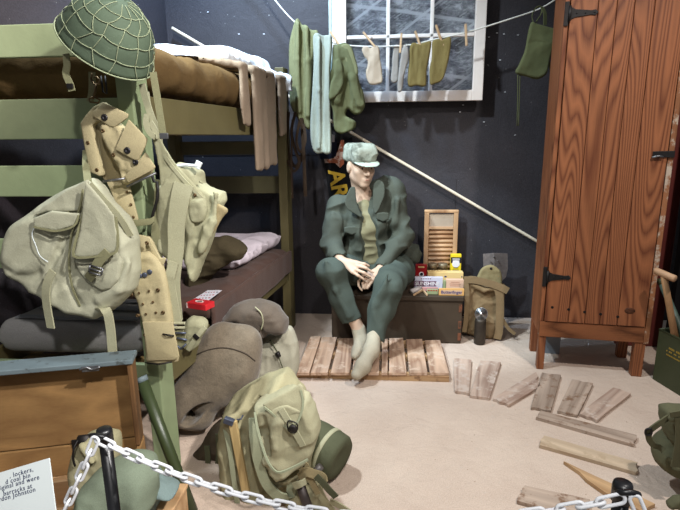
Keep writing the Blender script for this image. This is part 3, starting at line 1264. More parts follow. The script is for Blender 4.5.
# ================================================================== helper for flat webbing pieces with real thickness
def slab(name, mat, parent, px, y, t, bev=0.003, smooth=False, slope=None):
    mb = MB()
    P = P3(px, y) if not isinstance(y, (list, tuple)) else PY([(a, b, yy) for (a, b), yy in zip(px, y)])
    mb.prism(P, (0, t, 0), bev)
    return mb.build(name, mat, parent, 'auto')


def snap(parent, px, py, y, r=0.006, mat=None, name='snap'):
    mb = MB()
    c = W(px, py, y)
    mb.lathe([(r, 0), (r, 0.002), (r * 0.75, 0.0035), (r * 0.35, 0.0035), (r * 0.3, 0.002)], c, axes((1, 0, 0), (0, -1, 0)), 12)
    return mb.build(name, mat or M_snap, parent, True)


# ------------------------------------------------------------------ magazine belt with pouches, hooked over the post
bl = thing('cartridge_belt', 'tan web cartridge belt with snap pouches hanging down the near post', 'ammunition belt', W(130, 240, 1.64))
Yb = 1.630
slab('belt_panel', M_web_dark, bl, [(80, 123), (93, 118), (106, 122), (114, 140), (126, 186), (104, 180), (100, 175), (88, 170)], Yb + 0.035, 0.012)
# pocket bodies as shaped boxes
slab('pouch', M_web, bl, [(79.5, 123), (85, 115), (92, 107), (103, 101.5), (108, 110), (104, 120), (95, 122), (91, 126), (96, 148), (101.5, 174), (100, 177), (89, 172), (84, 146)], Yb - 0.002, 0.030, 0.006)
soft('pouch', M_web, bl, [(100, 126), (114, 122), (126, 132), (136, 156), (152, 172), (127, 185), (118, 168), (108, 148)], Yb + 0.010, 0.024, 0.014, (0, 0), 0.004, 0.0025, (30, 30, 30), 5)
f1 = slab('flap', M_web, bl, [(103, 102), (128, 114), (127, 118), (114, 127.5), (109, 126), (91, 115), (93, 111)], Yb - 0.018, 0.010, 0.004)
f2 = slab('flap', M_web, bl, [(128, 119), (147, 139), (145, 146), (138, 160), (134, 160), (115, 149.5), (117, 144)], Yb - 0.030, 0.010, 0.004)
f3 = slab('flap', M_web, bl, [(139, 160), (145, 152), (155, 167), (153, 170), (128, 183), (124, 176)], Yb - 0.022, 0.010, 0.004)
snap(f1, 104.5, 117.5, Yb - 0.019, 0.011)
snap(f2, 127.3, 150.5, Yb - 0.031, 0.011)
snap(f3, 135.5, 162, Yb - 0.024, 0.010)
for a, b, yy in ((103, 131, -0.015), (88, 143, 0.0), (97, 170, 0.0), (113.5, 155, -0.016)):
    snap(bl, a, b, Yb + yy, 0.007, M_brass, 'snap')
for pts in (((127, 186.5), (156, 173)), ((103, 181.5), (125, 178.5))):
    mb = MB()
    mb.tube(PY([(*pts[0], Yb - 0.015), (*pts[1], Yb - 0.015)]), 0.004, 8)
    mb.build('keeper_bar', M_steel, bl, True)
slab('belt_web', M_web, bl, [(106, 181), (128, 184), (133, 202), (138, 221), (124, 223)], Yb + 0.02, 0.012)
for a, b in ((127, 192), (131, 204.5), (133.5, 217)):
    snap(bl, a, b, Yb + 0.019, 0.005, M_brass, 'eyelet')
slab('cross_strap', M_webgreen, bl, [(123, 221), (150, 218.5), (154, 216), (154, 222), (150, 225), (124, 228)], Yb + 0.012, 0.007, 0.002)
slab('belt_web', M_web, bl, [(133, 234), (149, 237), (153, 243), (162, 263), (156, 270), (136, 268), (134, 254)], Yb + 0.022, 0.012)
soft('pouch', M_web, bl, [(134, 258), (146, 252), (156, 258), (163, 268), (168, 290), (172, 322), (178, 358), (172, 362), (148, 363), (145, 345), (142, 322), (137, 303), (132, 288)], Yb + 0.006, 0.018, 0.014, (0, 0), 0.004, 0.002, (26, 26, 26), 9)
slab('flap', M_web, bl, [(142, 322), (172, 322), (179, 357), (175, 360), (148, 361), (146, 345)], Yb - 0.020, 0.008, 0.003)
slab('flap', M_web, bl, [(149, 239), (160, 258), (166, 258), (163, 266), (152, 262)], Yb + 0.004, 0.008, 0.003)
for a, b in ((139, 293), (149, 291), (143, 304), (153, 302), (139, 315), (146, 314), (156, 312.5)):
    snap(bl, a, b, Yb - 0.014, 0.0045, M_brass, 'eyelet')
for a, b in ((131.5, 295), (158, 290), (163, 312.5), (145, 335), (137.5, 315.5)):
    snap(bl, a, b, Yb - 0.015, 0.007, M_brass, 'snap')
for a, b in ((147, 243), (151.5, 267.5)):
    snap(bl, a, b, Yb + 0.002, 0.007, M_brass, 'snap')
mb = MB()
for a, b in ((139.5, 276), (144.5, 275), (149.5, 272)):
    mb.disc(W(a, b, Yb - 0.016), 0.009, (0, -1, 0), 0.005, 14)
mb.build('buckle', M_blue_metal, bl, True)
mb = MB()
mb.tube(PY([(163, 334, Yb - 0.022), (168, 335, Yb - 0.03), (174, 336, Yb - 0.024)]), 0.003, 6)
mb.build('hook', M_iron, bl, True)
mb = MB()
mb.tube(PY([(145, 362.5, Yb - 0.012), (158, 364.5, Yb - 0.012), (172, 362, Yb - 0.012)]), 0.0025, 6)
mb.build('hook', M_iron, bl, True)
# snap hooks at the top and the green hanger loop behind
mb = MB()
mb.tube(PY([(92, 73, 1.66), (91, 79, 1.66), (94, 84, 1.655), (99, 84, 1.655), (100, 80, 1.66), (97, 77, 1.66), (94, 77, 1.66)]), 0.003, 6)
mb.tube(PY([(96, 84, 1.655), (95, 92, 1.655), (93, 99, 1.65)]), 0.004, 6)
mb.tube(PY([(93, 97, 1.65), (89, 99, 1.65), (90, 102, 1.65), (98, 103, 1.65), (100, 100, 1.65), (94, 97, 1.65)]), 0.003, 6)
mb.build('snap_hook', M_brass, bl, True)
mb = MB()
mb.tube(PY([(101, 76, 1.67), (102, 84, 1.665), (103, 92, 1.665), (107, 94, 1.665), (106, 84, 1.665), (105, 76, 1.67)]), 0.003, 6)
mb.build('snap_hook', M_iron, bl, True)
mb = MB()
mb.ribbon(PY([(92, 72, 1.675), (92, 90, 1.67), (90, 102, 1.67)]), 0.022, 0.004, (1, 0, 0), 4)
mb.build('hanger_strap', M_webgreen, bl, 'auto')
# cord and folded tape on the right edge of the post
mb = MB()
mb.ribbon(PY([(142, 84, 1.69), (146, 100, 1.685), (152, 118, 1.68), (158, 132, 1.68), (160, 150, 1.68)]), 0.022, 0.004, (1, 0, 0.3), 5)
tp = mb.build('tape', M_strap, None, 'auto')
tag(tp, 'pale canvas tape with a knotted end looped around the near post', 'strap')
mb = MB()
mb.ribbon(PY([(147, 114, 1.672), (146, 124, 1.668), (150, 133, 1.665), (156, 137, 1.665), (155, 130, 1.668), (150, 122, 1.67)]), 0.018, 0.004, (1, 0, 0), 5)
mb.build('knot', M_strap, tp, 'auto')

# ------------------------------------------------------------------ haversack in front of the end planks
hv = thing('haversack', 'pale khaki canvas haversack hanging by its straps before the end planks of the bunk', 'canvas bag', W(70, 260, 1.58))
Yh = 1.585
body = [(89, 179), (68, 189), (42, 204), (18, 223), (8, 240), (4, 257), (11, 274), (31, 288), (53, 303), (72, 314), (98, 318), (117, 307), (133, 290), (137, 272), (134, 240), (122, 216), (108, 204), (97, 186)]


def hv_extra(g):
    g.puff(P2([(22, 225), (48, 214), (62, 222), (62, 250), (48, 268), (25, 266), (14, 252)], Yh), Yh - 0.045, 0.028, 0.022, 1, k=0.010)
    for a in ([(84, 200), (60, 235), (48, 265), (52, 300)], [(60, 218), (36, 232), (16, 258)], [(100, 300), (118, 288), (128, 264)]):
        fold(g, [W(x, y, Yh - 0.055) for x, y in a], 0.009, 0.02)
    for a in ([(75, 262), (68, 285), (78, 306)], [(70, 225), (58, 252), (44, 284)], [(92, 262), (112, 278), (124, 262)]):
        fold(g, [W(x, y, Yh - 0.066) for x, y in a], 0.006, 0.02, True)


soft('body', M_haversack, hv, body, Yh, 0.058, 0.028, (0, 0), 0.005, 0.0045, (6, 6, 14), 51, True, hv_extra, ang=-35, smooth=False)
soft('pocket', M_haversack, hv, [(75, 259), (95, 255), (119, 250), (123, 262), (120, 280), (112, 289), (103, 291), (91, 284), (80, 272)], Yh - 0.058, 0.016, 0.010, (0, 0), 0.0045, 0.004, (9, 9, 9), 58, True, smooth=False)
soft('flap', M_haversack, hv, [(87, 181), (95, 190), (108, 205), (116, 216), (118, 234), (117, 252), (104, 256), (88, 258), (73, 257), (77, 236), (83, 208)], Yh - 0.100, 0.005, 0.006, (0, -0.05), 0.004, 0.0025, (8, 6, 8), 53, ang=-15, smooth=False)
for e_ in ([(85, 208), (77, 236), (73.5, 256), (90, 257), (104, 255), (116.5, 251.5), (117.5, 234), (115.5, 217)],):
    mb = MB()
    mb.ribbon(PY([(a, b, Yh - 0.108 + 0.0004 * (257 - b)) for a, b in e_]), 0.007, 0.004, None, 3)  # darker strip along the flap edge, painting in its edge shadow
    mb.build('edge_strip', M_webgreen, hv, 'auto')
mb = MB()
mb.ribbon(PY([(34, 227, Yh - 0.095), (45, 229.5, Yh - 0.097), (57, 231, Yh - 0.097), (74, 226, Yh - 0.096), (79, 215, Yh - 0.094)]), 0.006, 0.004, None, 3)  # same painted edge shading under the side flap
mb.build('edge_strip', M_webgreen, hv, 'auto')
mb = MB()
mb.ribbon(PY([(84, 184, Yh - 0.075), (80, 206, Yh - 0.082), (72, 232, Yh - 0.072), (69, 262, Yh - 0.07), (72, 286, Yh - 0.066), (80, 306, Yh - 0.058)]), 0.006, 0.003, None, 4)
mb.build('seam', M_webgreen, hv, 'auto')
soft('side_flap', M_haversack, hv, [(34, 218), (52, 211), (80, 214), (74, 226), (56, 231), (34, 227)], Yh - 0.088, 0.005, 0.006, (0, 0), 0.004, 0.002, (14, 14, 14), 55, smooth=False)
soft('top_flap', M_haversack, hv, [(88, 180), (66, 191), (44, 205), (32, 217), (46, 212), (78, 211), (85, 204)], Yh - 0.072, 0.005, 0.006, (0, 0), 0.004, 0.0025, (10, 10, 14), 56, smooth=False)
mb = MB()
mb.ribbon(PY([(108, 252, Yh - 0.108), (100, 260, Yh - 0.106), (93, 272, Yh - 0.100), (88, 279, Yh - 0.09)]), 0.030, 0.004, None, 4)
cs = mb.build('buckle_strap', M_webgreen, hv, 'auto')
mb = MB()
for q in (((90, 265), (103, 269)), ((89, 272), (101, 275.5)), ((90, 265), (89, 272)), ((103, 269), (101, 275.5)), ((89.5, 268.5), (102, 272))):
    mb.tube(PY([(*q[0], Yh - 0.108), (*q[1], Yh - 0.108)]), 0.0028, 6)
mb.build('buckle', M_steel, cs, True)
mb = MB()
mb.ribbon(PY([(53, 271, Yh - 0.085), (48, 281, Yh - 0.09), (46, 292, Yh - 0.09), (47, 306, Yh - 0.085), (51, 328, Yh - 0.08)]), 0.030, 0.005, (1, -0.2, 0.1), 5)
mb.build('strap', M_strap, hv, 'auto')
mb = MB()
mb.ribbon(PY([(97, 309, Yh - 0.04), (106, 310, Yh - 0.075), (110, 325, Yh - 0.08), (112, 345, Yh - 0.08), (113, 360, Yh - 0.08)]), 0.030, 0.005, (1, 0, 0), 5)
s2 = mb.build('strap', M_strap, hv, 'auto')
mb = MB()
mb.ribbon(PY([(112.5, 356, Yh - 0.081), (113, 364, Yh - 0.081)]), 0.032, 0.008, (1, 0, 0), 3)
mb.build('strap_tip', M_iron, s2, 'auto')
mb = MB()
mb.ribbon(PY([(86, 150, 1.665), (86, 165, 1.63), (88, 182, 1.56)]), 0.022, 0.005, (1, 0, 0), 5)
mb.build('hanging_strap', M_webgreen, hv, 'auto')
mb = MB()
mb.ribbon(PY([(90, 184, 1.53), (104, 200, 1.52), (120, 218, 1.53), (131, 236, 1.55)]), 0.020, 0.005, None, 5)
mb.build('edge_strip', M_strap, hv, 'auto')
snap(hv, 42, 222, Yh - 0.082, 0.009, M_blue_metal, 'stud')
mb = MB()
mb.tube(PY([(6, 250, 1.56), (3, 255, 1.55), (7, 260, 1.54), (11, 256, 1.54), (8, 251, 1.55)]), 0.004, 6)
mb.tube(PY([(8, 258, 1.55), (16, 264, 1.545)]), 0.008, 6)
mb.build('ring', M_webgreen, hv, True)
mb = MB()
mb.tube(catmull(PY([(37, 222, 1.50), (32, 234, 1.50), (36, 246, 1.50), (40, 256, 1.50), (48, 262, 1.50)]), 4), 0.0016, 5)
mb.build('cord', M_card, hv, True)

# ------------------------------------------------------------------ second canvas bag with long web braces, right side of the post
cbag = thing('pack_with_suspenders', 'washed green canvas pack hanging by broad web braces right of the near post', 'canvas bag', W(190, 230, 1.70))
Yc = 1.735


def cb_extra(g):
    for a in ([(200, 182), (216, 194), (214, 222), (200, 250)], [(186, 190), (192, 220), (188, 262)]):
        fold(g, [W(x, y, Yc - 0.05) for x, y in a], 0.010, 0.02)
    for a in ([(206, 188), (204, 215), (196, 240)], [(195, 205), (196, 240), (190, 270)]):
        fold(g, [W(x, y, Yc - 0.058) for x, y in a], 0.010, 0.014, True)


soft('body', M_haver2, cbag, [(174, 168), (180, 163), (192, 166), (199, 172), (202, 183), (212, 189), (221, 193), (224, 201), (220, 212), (212, 234), (203, 256), (195, 281), (189, 272), (184, 258), (172, 262), (160, 250), (158, 215), (162, 185)], Yc, 0.05, 0.022, (0, 0), 0.005, 0.007, (13, 8, 5), 61, True, cb_extra, ang=-20, smooth=False)
soft('pocket', M_haver2, cbag, [(190, 200), (203, 198), (207, 208), (203, 220), (192, 222), (188, 212)], Yc - 0.06, 0.014, 0.014, (0, 0), 0.004, 0.003, (24, 24, 24), 63)
soft('flap', M_web_dark, cbag, [(212, 204), (222, 206), (228, 211), (221, 220), (210, 240), (204, 252), (204, 238), (208, 222)], Yc - 0.035, 0.008, 0.01, (0, 0), 0.004, 0.002, (20, 20, 20), 64)
soft('flap', M_haver2, cbag, [(150, 128), (157, 130), (166, 148), (180, 168), (196, 186), (206, 198), (203, 204), (192, 200), (176, 196), (161, 196), (158, 170), (154, 146)], Yc - 0.055, 0.005, 0.006, (0, 0), 0.004, 0.002, (14, 8, 6), 65, ang=-30, smooth=False)
mb = MB()
mb.ribbon(PY([(147, 92, 1.70), (150, 112, 1.69), (155, 135, 1.685), (165, 156, 1.68), (182, 178, 1.675), (203, 199, 1.675)]), 0.012, 0.008, None, 6)
mb.build('edge_strip', M_strap, cbag, 'auto')
mb = MB()
mb.ribbon(PY([(184, 184, Yc - 0.068), (180, 200, Yc - 0.075), (176.5, 225, Yc - 0.075), (176, 250, Yc - 0.075), (173.5, 275, Yc - 0.078), (174, 292, Yc - 0.078), (177, 320, Yc - 0.075)]), lambda t: 0.068 - 0.028 * t, 0.006, (1, 0, 0), 6)
b1 = mb.build('brace', M_strap, cbag, 'auto')
mb = MB()
mb.ribbon(PY([(174, 262, Yc - 0.088), (170.5, 275, Yc - 0.094), (170, 282, Yc - 0.092), (173, 300, Yc - 0.09), (177, 322, Yc - 0.088)]), 0.034, 0.006, (1, 0, 0), 5)
b2 = mb.build('brace', M_strap, cbag, 'auto')
mb = MB()
for yy, ww in ((323, 0.048), (327.5, 0.046)):
    mb.box(W(178.5, yy, Yc - 0.09), (ww, 0.010, 0.008), None, 0.002)
mb.build('slider', M_strap, b2, False)
mb = MB()
mb.ribbon(PY([(179, 330, Yc - 0.085), (182, 340, Yc - 0.085), (181, 347, Yc - 0.085)]), 0.032, 0.006, (1, 0, 0), 4)
mb.build('strap_end', M_webgreen, b2, 'auto')
mb = MB()
for a, b in (((174, 333), (186, 333)), ((177, 338), (187, 340)), ((176, 345), (181, 349)), ((186, 344), (181, 349))):
    mb.tube(PY([(*a, Yc - 0.095), (*b, Yc - 0.095)]), 0.004, 6)
mb.build('buckle', M_blue_metal, b2, True)
mb = MB()
mb.ribbon(PY([(160, 180, 1.70), (158, 210, 1.695), (156, 235, 1.69), (158, 262, 1.69)]), 0.032, 0.005, (1, 0, 0), 5)
mb.build('brace', M_webgreen, cbag, 'auto')
mb = MB()
mb.box(W(198, 165, Yc - 0.05), (0.022, 0.008, 0.026), Matrix.Rotation(0.5, 3, 'Y'), 0.002)
mb.tube(PY([(176, 166, Yc - 0.045), (186, 165, Yc - 0.05), (198, 166, Yc - 0.05)]), 0.006, 6)
mb.build('buckle', M_card, cbag, False)
snap(cbag, 195, 195, Yc - 0.064, 0.006, M_brass, 'eyelet')
mb = MB()
mb.tube(PY([(152, 175, 1.675), (154, 182, 1.675), (157, 182, 1.675), (158, 190, 1.67), (157, 200, 1.67), (153, 214, 1.67), (151, 222, 1.67)]), 0.005, 6)
mb.build('hook', M_iron, cbag, True)

# pale pouch on the bed edge below the braces
o = soft('canvas_pouch', M_haver2, None, [(184, 326), (190, 317), (201, 318), (207, 325), (203, 336), (196, 347), (188, 352), (184, 342)], 1.90, 0.035, 0.03, (0, 0), 0.005, 0.003, (20, 20, 20), 71)
tag(o, 'small pale green pouch hung on the bunk rail under the web braces', 'pouch')
mb = MB()
mb.ribbon(PY([(188, 350, 1.86), (193, 342, 1.855), (199, 334, 1.855), (205, 327, 1.86)]), 0.018, 0.005, None, 4)
mb.build('strap', M_strap, o, 'auto')
mb = MB()
mb.box(W(196, 337, 1.85), (0.026, 0.006, 0.018), Matrix.Rotation(0.8, 3, 'Y'), 0.002)
mb.build('buckle', M_iron, o)

# ================================================================== bundles at the bunk side
yc_ = 2.06
M_duf0 = cloth('seam_wool', (62, 54, 46), 0.1, 300, 0.3, 8)
A0, A1, A2 = W(236, 346, yc_ + 0.02), W(222, 368, yc_), W(202, 402, yc_ - 0.02)
g = G([A0, A1, A2], 0.22, 0.0065)
g.chain([W(222, 340, yc_ + 0.03), W(243, 343, yc_ + 0.03)], [0.085, 0.075], 0.05)
g.chain([W(216, 358, yc_), W(240, 362, yc_ + 0.01)], [0.10, 0.085], 0.06)
g.chain([W(207, 380, yc_ - 0.01), W(236, 376, yc_)], [0.105, 0.085], 0.06)
g.chain([W(196, 398, yc_ - 0.03), W(216, 390, yc_ - 0.02)], [0.095, 0.07], 0.06)
g.chain([W(188, 396, yc_ - 0.07), W(190, 412, yc_ - 0.07), W(200, 417, yc_ - 0.06)], [0.062, 0.062, 0.055], 0.04)
g.puff(P2([(181, 421), (187, 411), (198, 404), (212, 402), (211, 409), (203, 417), (195, 424), (187, 426)], yc_ - 0.12), yc_ - 0.125, 0.11, 0.010, 1, k=0.008, sub=True)
for q in ([(191, 357), (208, 349), (228, 348), (246, 354), (258, 366)],):
    g.chain([W(x, y, yc_ - 0.105 + 0.0006 * abs(x - 225)) for x, y in q], [0.012] * 5, 0.008, True)
g.noise(0.008, (6, 5, 3), 81, False, Matrix.Rotation(math.radians(28), 3, 'Y'))
g.noise(0.006, (9, 8, 5), 83, True, Matrix.Rotation(math.radians(28), 3, 'Y'))
coat = g.build('wool_coat', M_wool)
tag(coat, 'brown wool greatcoat rolled and draped over the side of the lower bunk', 'coat')
from mathutils.bvhtree import BVHTree
bv_ = BVHTree.FromPolygons([v.co + LOC[coat.name] for v in coat.data.vertices], [list(p.vertices) for p in coat.data.polygons])
sp_ = []
for q_ in catmull([(192, 357, 0), (208, 350, 0), (226, 348, 0), (244, 353, 0), (255, 361, 0)], 5):
    h_ = bv_.ray_cast(Vector(_C), Vector(_ray(q_.x, q_.y)).normalized())[0]
    if h_ is not None:
        sp_.append(h_)
mb = MB()
mb.tube(sp_, 0.0032, 6)
mb.build('seam', M_duf0, coat, True)
roll = soft('wool_roll', M_wool_dark, None, [(222, 322), (228, 311), (240, 304), (254, 302), (268, 304), (279, 312), (287, 322), (287, 331), (278, 335), (268, 334), (261, 340), (253, 336), (243, 326), (232, 324)],
            2.22, 0.075, 0.05, (0, 0), 0.007, 0.007, (10, 10, 14), 83, True,
            lambda g: fold(g, [W(258, 304, 2.15), W(263, 315, 2.14), (W(262, 332, 2.15))], 0.006, 0.012, True))
tag(roll, 'second brown wool bundle with a pale edge lying behind the rolled coat', 'coat')
mb = MB()
mb.tube(catmull(PY([(255, 307, 2.145), (261, 313, 2.135), (263, 322, 2.135), (261, 330, 2.14)]), 4), 0.003, 6)
mb.build('edge_cord', M_strap, roll, True)

pp = soft('canvas_pouch', M_pouch, None, [(254, 346), (264, 338), (280, 331), (290, 330), (296, 345), (299, 358), (297, 374), (288, 384), (272, 388), (258, 386), (253, 372)], 2.30, 0.06, 0.03, (0, 0.15), 0.005, 0.006, (9, 8, 8), 91, True,
          lambda g: (fold(g, [W(270, 340, 2.23), W(276, 356, 2.225), W(284, 380, 2.22)], 0.005, 0.012, True), fold(g, [W(294, 336, 2.24), W(284, 356, 2.225), (W(256, 362, 2.23))], 0.005, 0.012, True)))
tag(pp, 'small pale grey green canvas pouch with a toggle standing beside the brown coat', 'pouch')
mb = MB()
mb.tube(PY([(277, 352, 2.228), (279.5, 357, 2.222)]), [0.012, 0.009], 8)
mb.build('toggle', M_iron, pp, True)
mb = MB()
mb.tube(catmull(PY([(270, 340, 2.232), (275, 348, 2.228), (279, 355, 2.222)]), 4), 0.0035, 6)
mb.tube(catmull(PY([(279, 357, 2.222), (282, 366, 2.222), (287, 376, 2.226)]), 4), 0.0025, 6)
mb.build('tie', M_roll, pp, True)

M_duf = cloth('dark_brown_canvas', (72, 62, 50), 0.14, 500, 0.4, 8)
df = soft('duffel_bag', M_duf, None, [(200, 448), (211, 432), (220, 428), (226, 436), (227, 466), (223, 488), (206, 494), (187, 492), (187, 464)], 1.86, 0.05, 0.03, (0, 0.1), 0.006, 0.008, (9, 9, 8), 95)
tag(df, 'dark brown canvas bag on the sand between the near bunk post and the rucksack', 'bag')
for q in ([(207, 446), (208, 460), (207, 476), (209, 490)], [(218, 434), (219, 452), (217, 474), (219, 486)]):
    mb = MB()
    mb.ribbon(PY([(a, b, 1.80) for a, b in q]), 0.022, 0.005, None, 4)
    mb.build('strap', M_roll, df, 'auto')

# ================================================================== rucksack in front
YR = 1.70
ruck = thing('rucksack', 'olive canvas rucksack with a wooden frame stick standing before the bunk', 'rucksack', W(270, 450, YR))


def ruck_extra(g):
    fold(g, [W(230, 420, YR - 0.09), W(238, 455, YR - 0.095), W(246, 500, YR - 0.095)], 0.014, 0.03)
    for a in ([(248, 430), (252, 460), (262, 490)], [(228, 440), (232, 470), (240, 500)], [(238, 412), (262, 398), (285, 386)]):
        fold(g, [W(x, y, YR - 0.10) for x, y in a], 0.009, 0.016, True)


soft('body', M_ruck, ruck, [(221, 414), (226, 406), (241, 396), (262, 384), (281, 380), (290, 388), (300, 398), (312, 425), (312, 455), (308, 480), (312, 505), (308, 535), (262, 545), (236, 535), (228, 505), (222, 470), (219, 440)],
     YR, 0.095, 0.035, (0, 0.12), 0.006, 0.009, (9, 7, 6), 101, True, ruck_extra, ang=15, smooth=False)
YF = YR - 0.115


def pocket_extra(g):
    fold(g, [W(262, 440, YF - 0.05), W(285, 466, YF - 0.055), W(306, 452, YF - 0.05)], 0.008, 0.02)
    fold(g, [W(280, 420, YF - 0.055), (W(276, 450, YF - 0.06))], 0.010, 0.03)
    fold(g, [W(264, 418, YF - 0.06), W(266, 440, YF - 0.06), W(276, 462, YF - 0.06)], 0.006, 0.014, True)


soft('pocket', M_ruck_flap, ruck, [(254, 408), (262, 404), (276, 398), (290, 396), (306, 402), (313, 414), (319, 430), (315, 448), (309, 460), (295, 467), (279, 474), (270, 468), (265, 458), (260, 440), (256, 424)], YF, 0.055, 0.016, (0, 0.10), 0.005, 0.007, (7, 7, 10), 111, True, pocket_extra, ang=-25, smooth=False)
soft('pocket', M_ruck, ruck, [(267, 466), (280, 476), (296, 470), (304, 468), (300, 480), (284, 486), (273, 485)], YF + 0.01, 0.04, 0.015, (0, 0.1), 0.005, 0.003, (20, 20, 20), 113)
soft('flap', M_ruck_flap, ruck, [(262, 405), (276, 397), (290, 391), (299, 386), (302, 389), (304, 398), (303, 412), (298, 424), (290, 430), (284, 424), (274, 414)], YF - 0.056, 0.005, 0.006, (0, 0.25), 0.004, 0.002, (10, 10, 10), 117, smooth=False)
for e_, dy_ in (([(264, 407), (274, 415), (283, 424.5), (290, 429), (297, 423), (302, 411), (303, 400), (301, 390)], -0.068), ([(255, 412), (257, 426), (261, 441), (266, 457), (272, 468), (280, 472.5), (296, 466), (308, 459.5)], -0.052)):
    mb = MB()
    mb.ribbon(PY([(a, b, YF + dy_ + (0.0016 * (415 - b) if dy_ > -0.06 else 0.0008 * (415 - b))) for a, b in e_]), 0.007, 0.005, None, 3)  # strips added as painted shading along flap and pocket edges
    mb.build('edge_strip', M_piping, ruck, 'auto')
mb = MB()
mb.ribbon(PY([(281, 409, YF - 0.072), (287, 419, YF - 0.078), (294, 430, YF - 0.084), (303, 446, YF - 0.078)]), 0.021, 0.005, None, 5)
bs = mb.build('buckle_strap', M_strap, ruck, 'auto')
mb = MB()
mb.lathe([(0.014, 0), (0.014, 0.006), (0.008, 0.009), (0.003, 0.009)], W(293, 428, YF - 0.088), axes((1, 0, 0), (0, -1, 0)), 14)
mb.tube(catmull(PY([(288, 421, YF - 0.088), (297, 424, YF - 0.09), (296, 432, YF - 0.09), (289, 431, YF - 0.09)]), 4, True), 0.0025, 6, True)
mb.build('buckle', M_iron, bs, True)
mb = MB()
mb.ribbon(PY([(254, 418, YF - 0.03), (255, 440, YF - 0.05), (259, 462, YF - 0.055), (267, 484, YF - 0.055), (279, 496, YF - 0.05), (290, 496, YF - 0.04), (292, 482, YF - 0.03)]), 0.036, 0.008, lambda t: (1, 0, 0.2 + 1.2 * t), 6)
mb.build('carrying_strap', M_piping, ruck, 'auto')
M_frame_wood = wood('frame_stick_wood', (160, 132, 84), (206, 180, 126), 2, 4)
mb = MB()
a, b = W(233, 420, YR - 0.12), W(246, 494, YR - 0.13)
Rz = axes((0, 1, 0), (a - b))
mb.box((a + b) / 2, (0.030, 0.016, (a - b).length), Rz, 0.003)
mb.build('frame_stick', M_frame_wood, ruck)
mb = MB()
mb.box(W(229, 421, YR - 0.128), (0.036, 0.02, 0.022), Matrix.Rotation(0.35, 3, 'Y'), 0.003)
mb.tube(PY([(236, 420, YR - 0.11), (241, 419, YR - 0.11), (243, 415, YR - 0.10)]), 0.003, 6)
mb.build('end_plate', M_blue_metal, ruck)
mb = MB()
mb.ribbon(PY([(225, 426, YR - 0.10), (230, 450, YR - 0.12), (234, 480, YR - 0.125), (240, 520, YR - 0.12)]), 0.018, 0.005, None, 5)
mb.build('edge_strap', M_piping, ruck, 'auto')
# straps and the dark stake lashed at the front
mb = MB()
mb.tube([W(299, 482, YF - 0.06), W(312, 518, YF - 0.075)], 0.017, 10)
mb.build('stake', metal('dark_stake', (64, 56, 54), 0.5, 0.4), ruck, True)
mb = MB()
mb.tube([W(313, 474, YF - 0.02), W(321, 466, YF - 0.015)], 0.013, 10)
mb.build('stake', metal('grey_peg', (96, 92, 90), 0.5, 0.4), ruck, True)
mb = MB()
mb.ribbon(PY([(294, 486, YF - 0.085), (300, 484, YF - 0.095), (306, 481, YF - 0.085)]), 0.024, 0.005, (0, 0, 1), 5)
mb.build('lashing', M_strap, ruck, 'auto')
mb = MB()
mb.ribbon(PY([(300, 478, YF - 0.06), (306, 472, YF - 0.07), (314, 474, YF - 0.07), (322, 477, YF - 0.07), (324, 482, YF - 0.075)]), 0.03, 0.008, (0, 0.2, 1), 5)
mb.ribbon(PY([(300, 470, YF - 0.05), (304, 464, YF - 0.055), (307, 470, YF - 0.055), (304, 480, YF - 0.06)]), 0.022, 0.006, None, 5)
mb.build('lashing', M_web_dark, ruck, 'auto')
mb = MB()
mb.ribbon(PY([(316, 476, YF - 0.08), (322, 482, YF - 0.085), (330, 491, YF - 0.085), (336, 497, YF - 0.08)]), 0.022, 0.005, None, 5)
mb.build('loose_strap', M_roll, ruck, 'auto')
mb = MB()
mb.ribbon(PY([(306, 474, YF - 0.055), (313, 484, YF - 0.06), (318, 494, YF - 0.06)]), 0.02, 0.005, None, 5)
mb.build('loose_strap', M_web_dark, ruck, 'auto')
mb = MB()
mb.ribbon(PY([(317, 486, YF - 0.03), (324, 500, YF - 0.04), (334, 514, YF - 0.04)]), 0.026, 0.006, None, 5)
mb.ribbon(PY([(330, 501, YF - 0.05), (340, 506, YF - 0.06), (352, 514, YF - 0.07)]), 0.02, 0.006, None, 5)
mb.build('loose_strap', M_ruck, ruck, 'auto')
soft('side_pouch', M_ruck, ruck, [(290, 492), (300, 486), (312, 482), (320, 486), (322, 500), (320, 520), (300, 526), (288, 515)], YF - 0.005, 0.045, 0.03, (0, 0.05), 0.006, 0.008, (18, 18, 18), 119)

# rolled canvas behind the rucksack
a, b = W(306, 438, 1.80), W(333, 455, 1.74)
bed = thing('bedroll', 'dark green rolled canvas with a pale band lashed behind the rucksack', 'bedroll', (a + b) / 2)
axd = (b - a).normalized()
Ra = axes(axd.cross(Vector((0, 0, 1))), axd)
prof = [(0.060, 0.0), (0.088, 0.012), (0.092, 0.05), (0.092, 0.12), (0.090, 0.155), (0.078, 0.170), (0.05, 0.166), (0.03, 0.160)]
mb = MB()
mb.lathe(prof, a, Ra, 36, 1.0, 1.0)
mb.build('roll', M_roll, bed, True)
mb = MB()
mb.lathe([(0.091, 0.095), (0.0945, 0.096), (0.0945, 0.112), (0.091, 0.113)], a, Ra, 36)
mb.build('band', M_strap, bed, True)

# ================================================================== open foot locker, left front
LA = math.radians(16)
lex, ley = Vector((math.cos(LA), math.sin(LA), 0)), Vector((-math.sin(LA), math.cos(LA), 0))
YL = 1.44
LB0 = W(136, 366, YL)
LZT = LB0.z + 0.012
LB0.z = 0
LB0.x -= 0.012
LWID = 0.80
HZ = 0.318
lk = thing('foot_locker', 'open wooden foot locker with a blue grey painted lid at the front left', 'foot locker', LB0 - lex * 0.4 - ley * 0.2)
RL = Matrix((lex, ley, Vector((0, 0, 1)))).transposed()


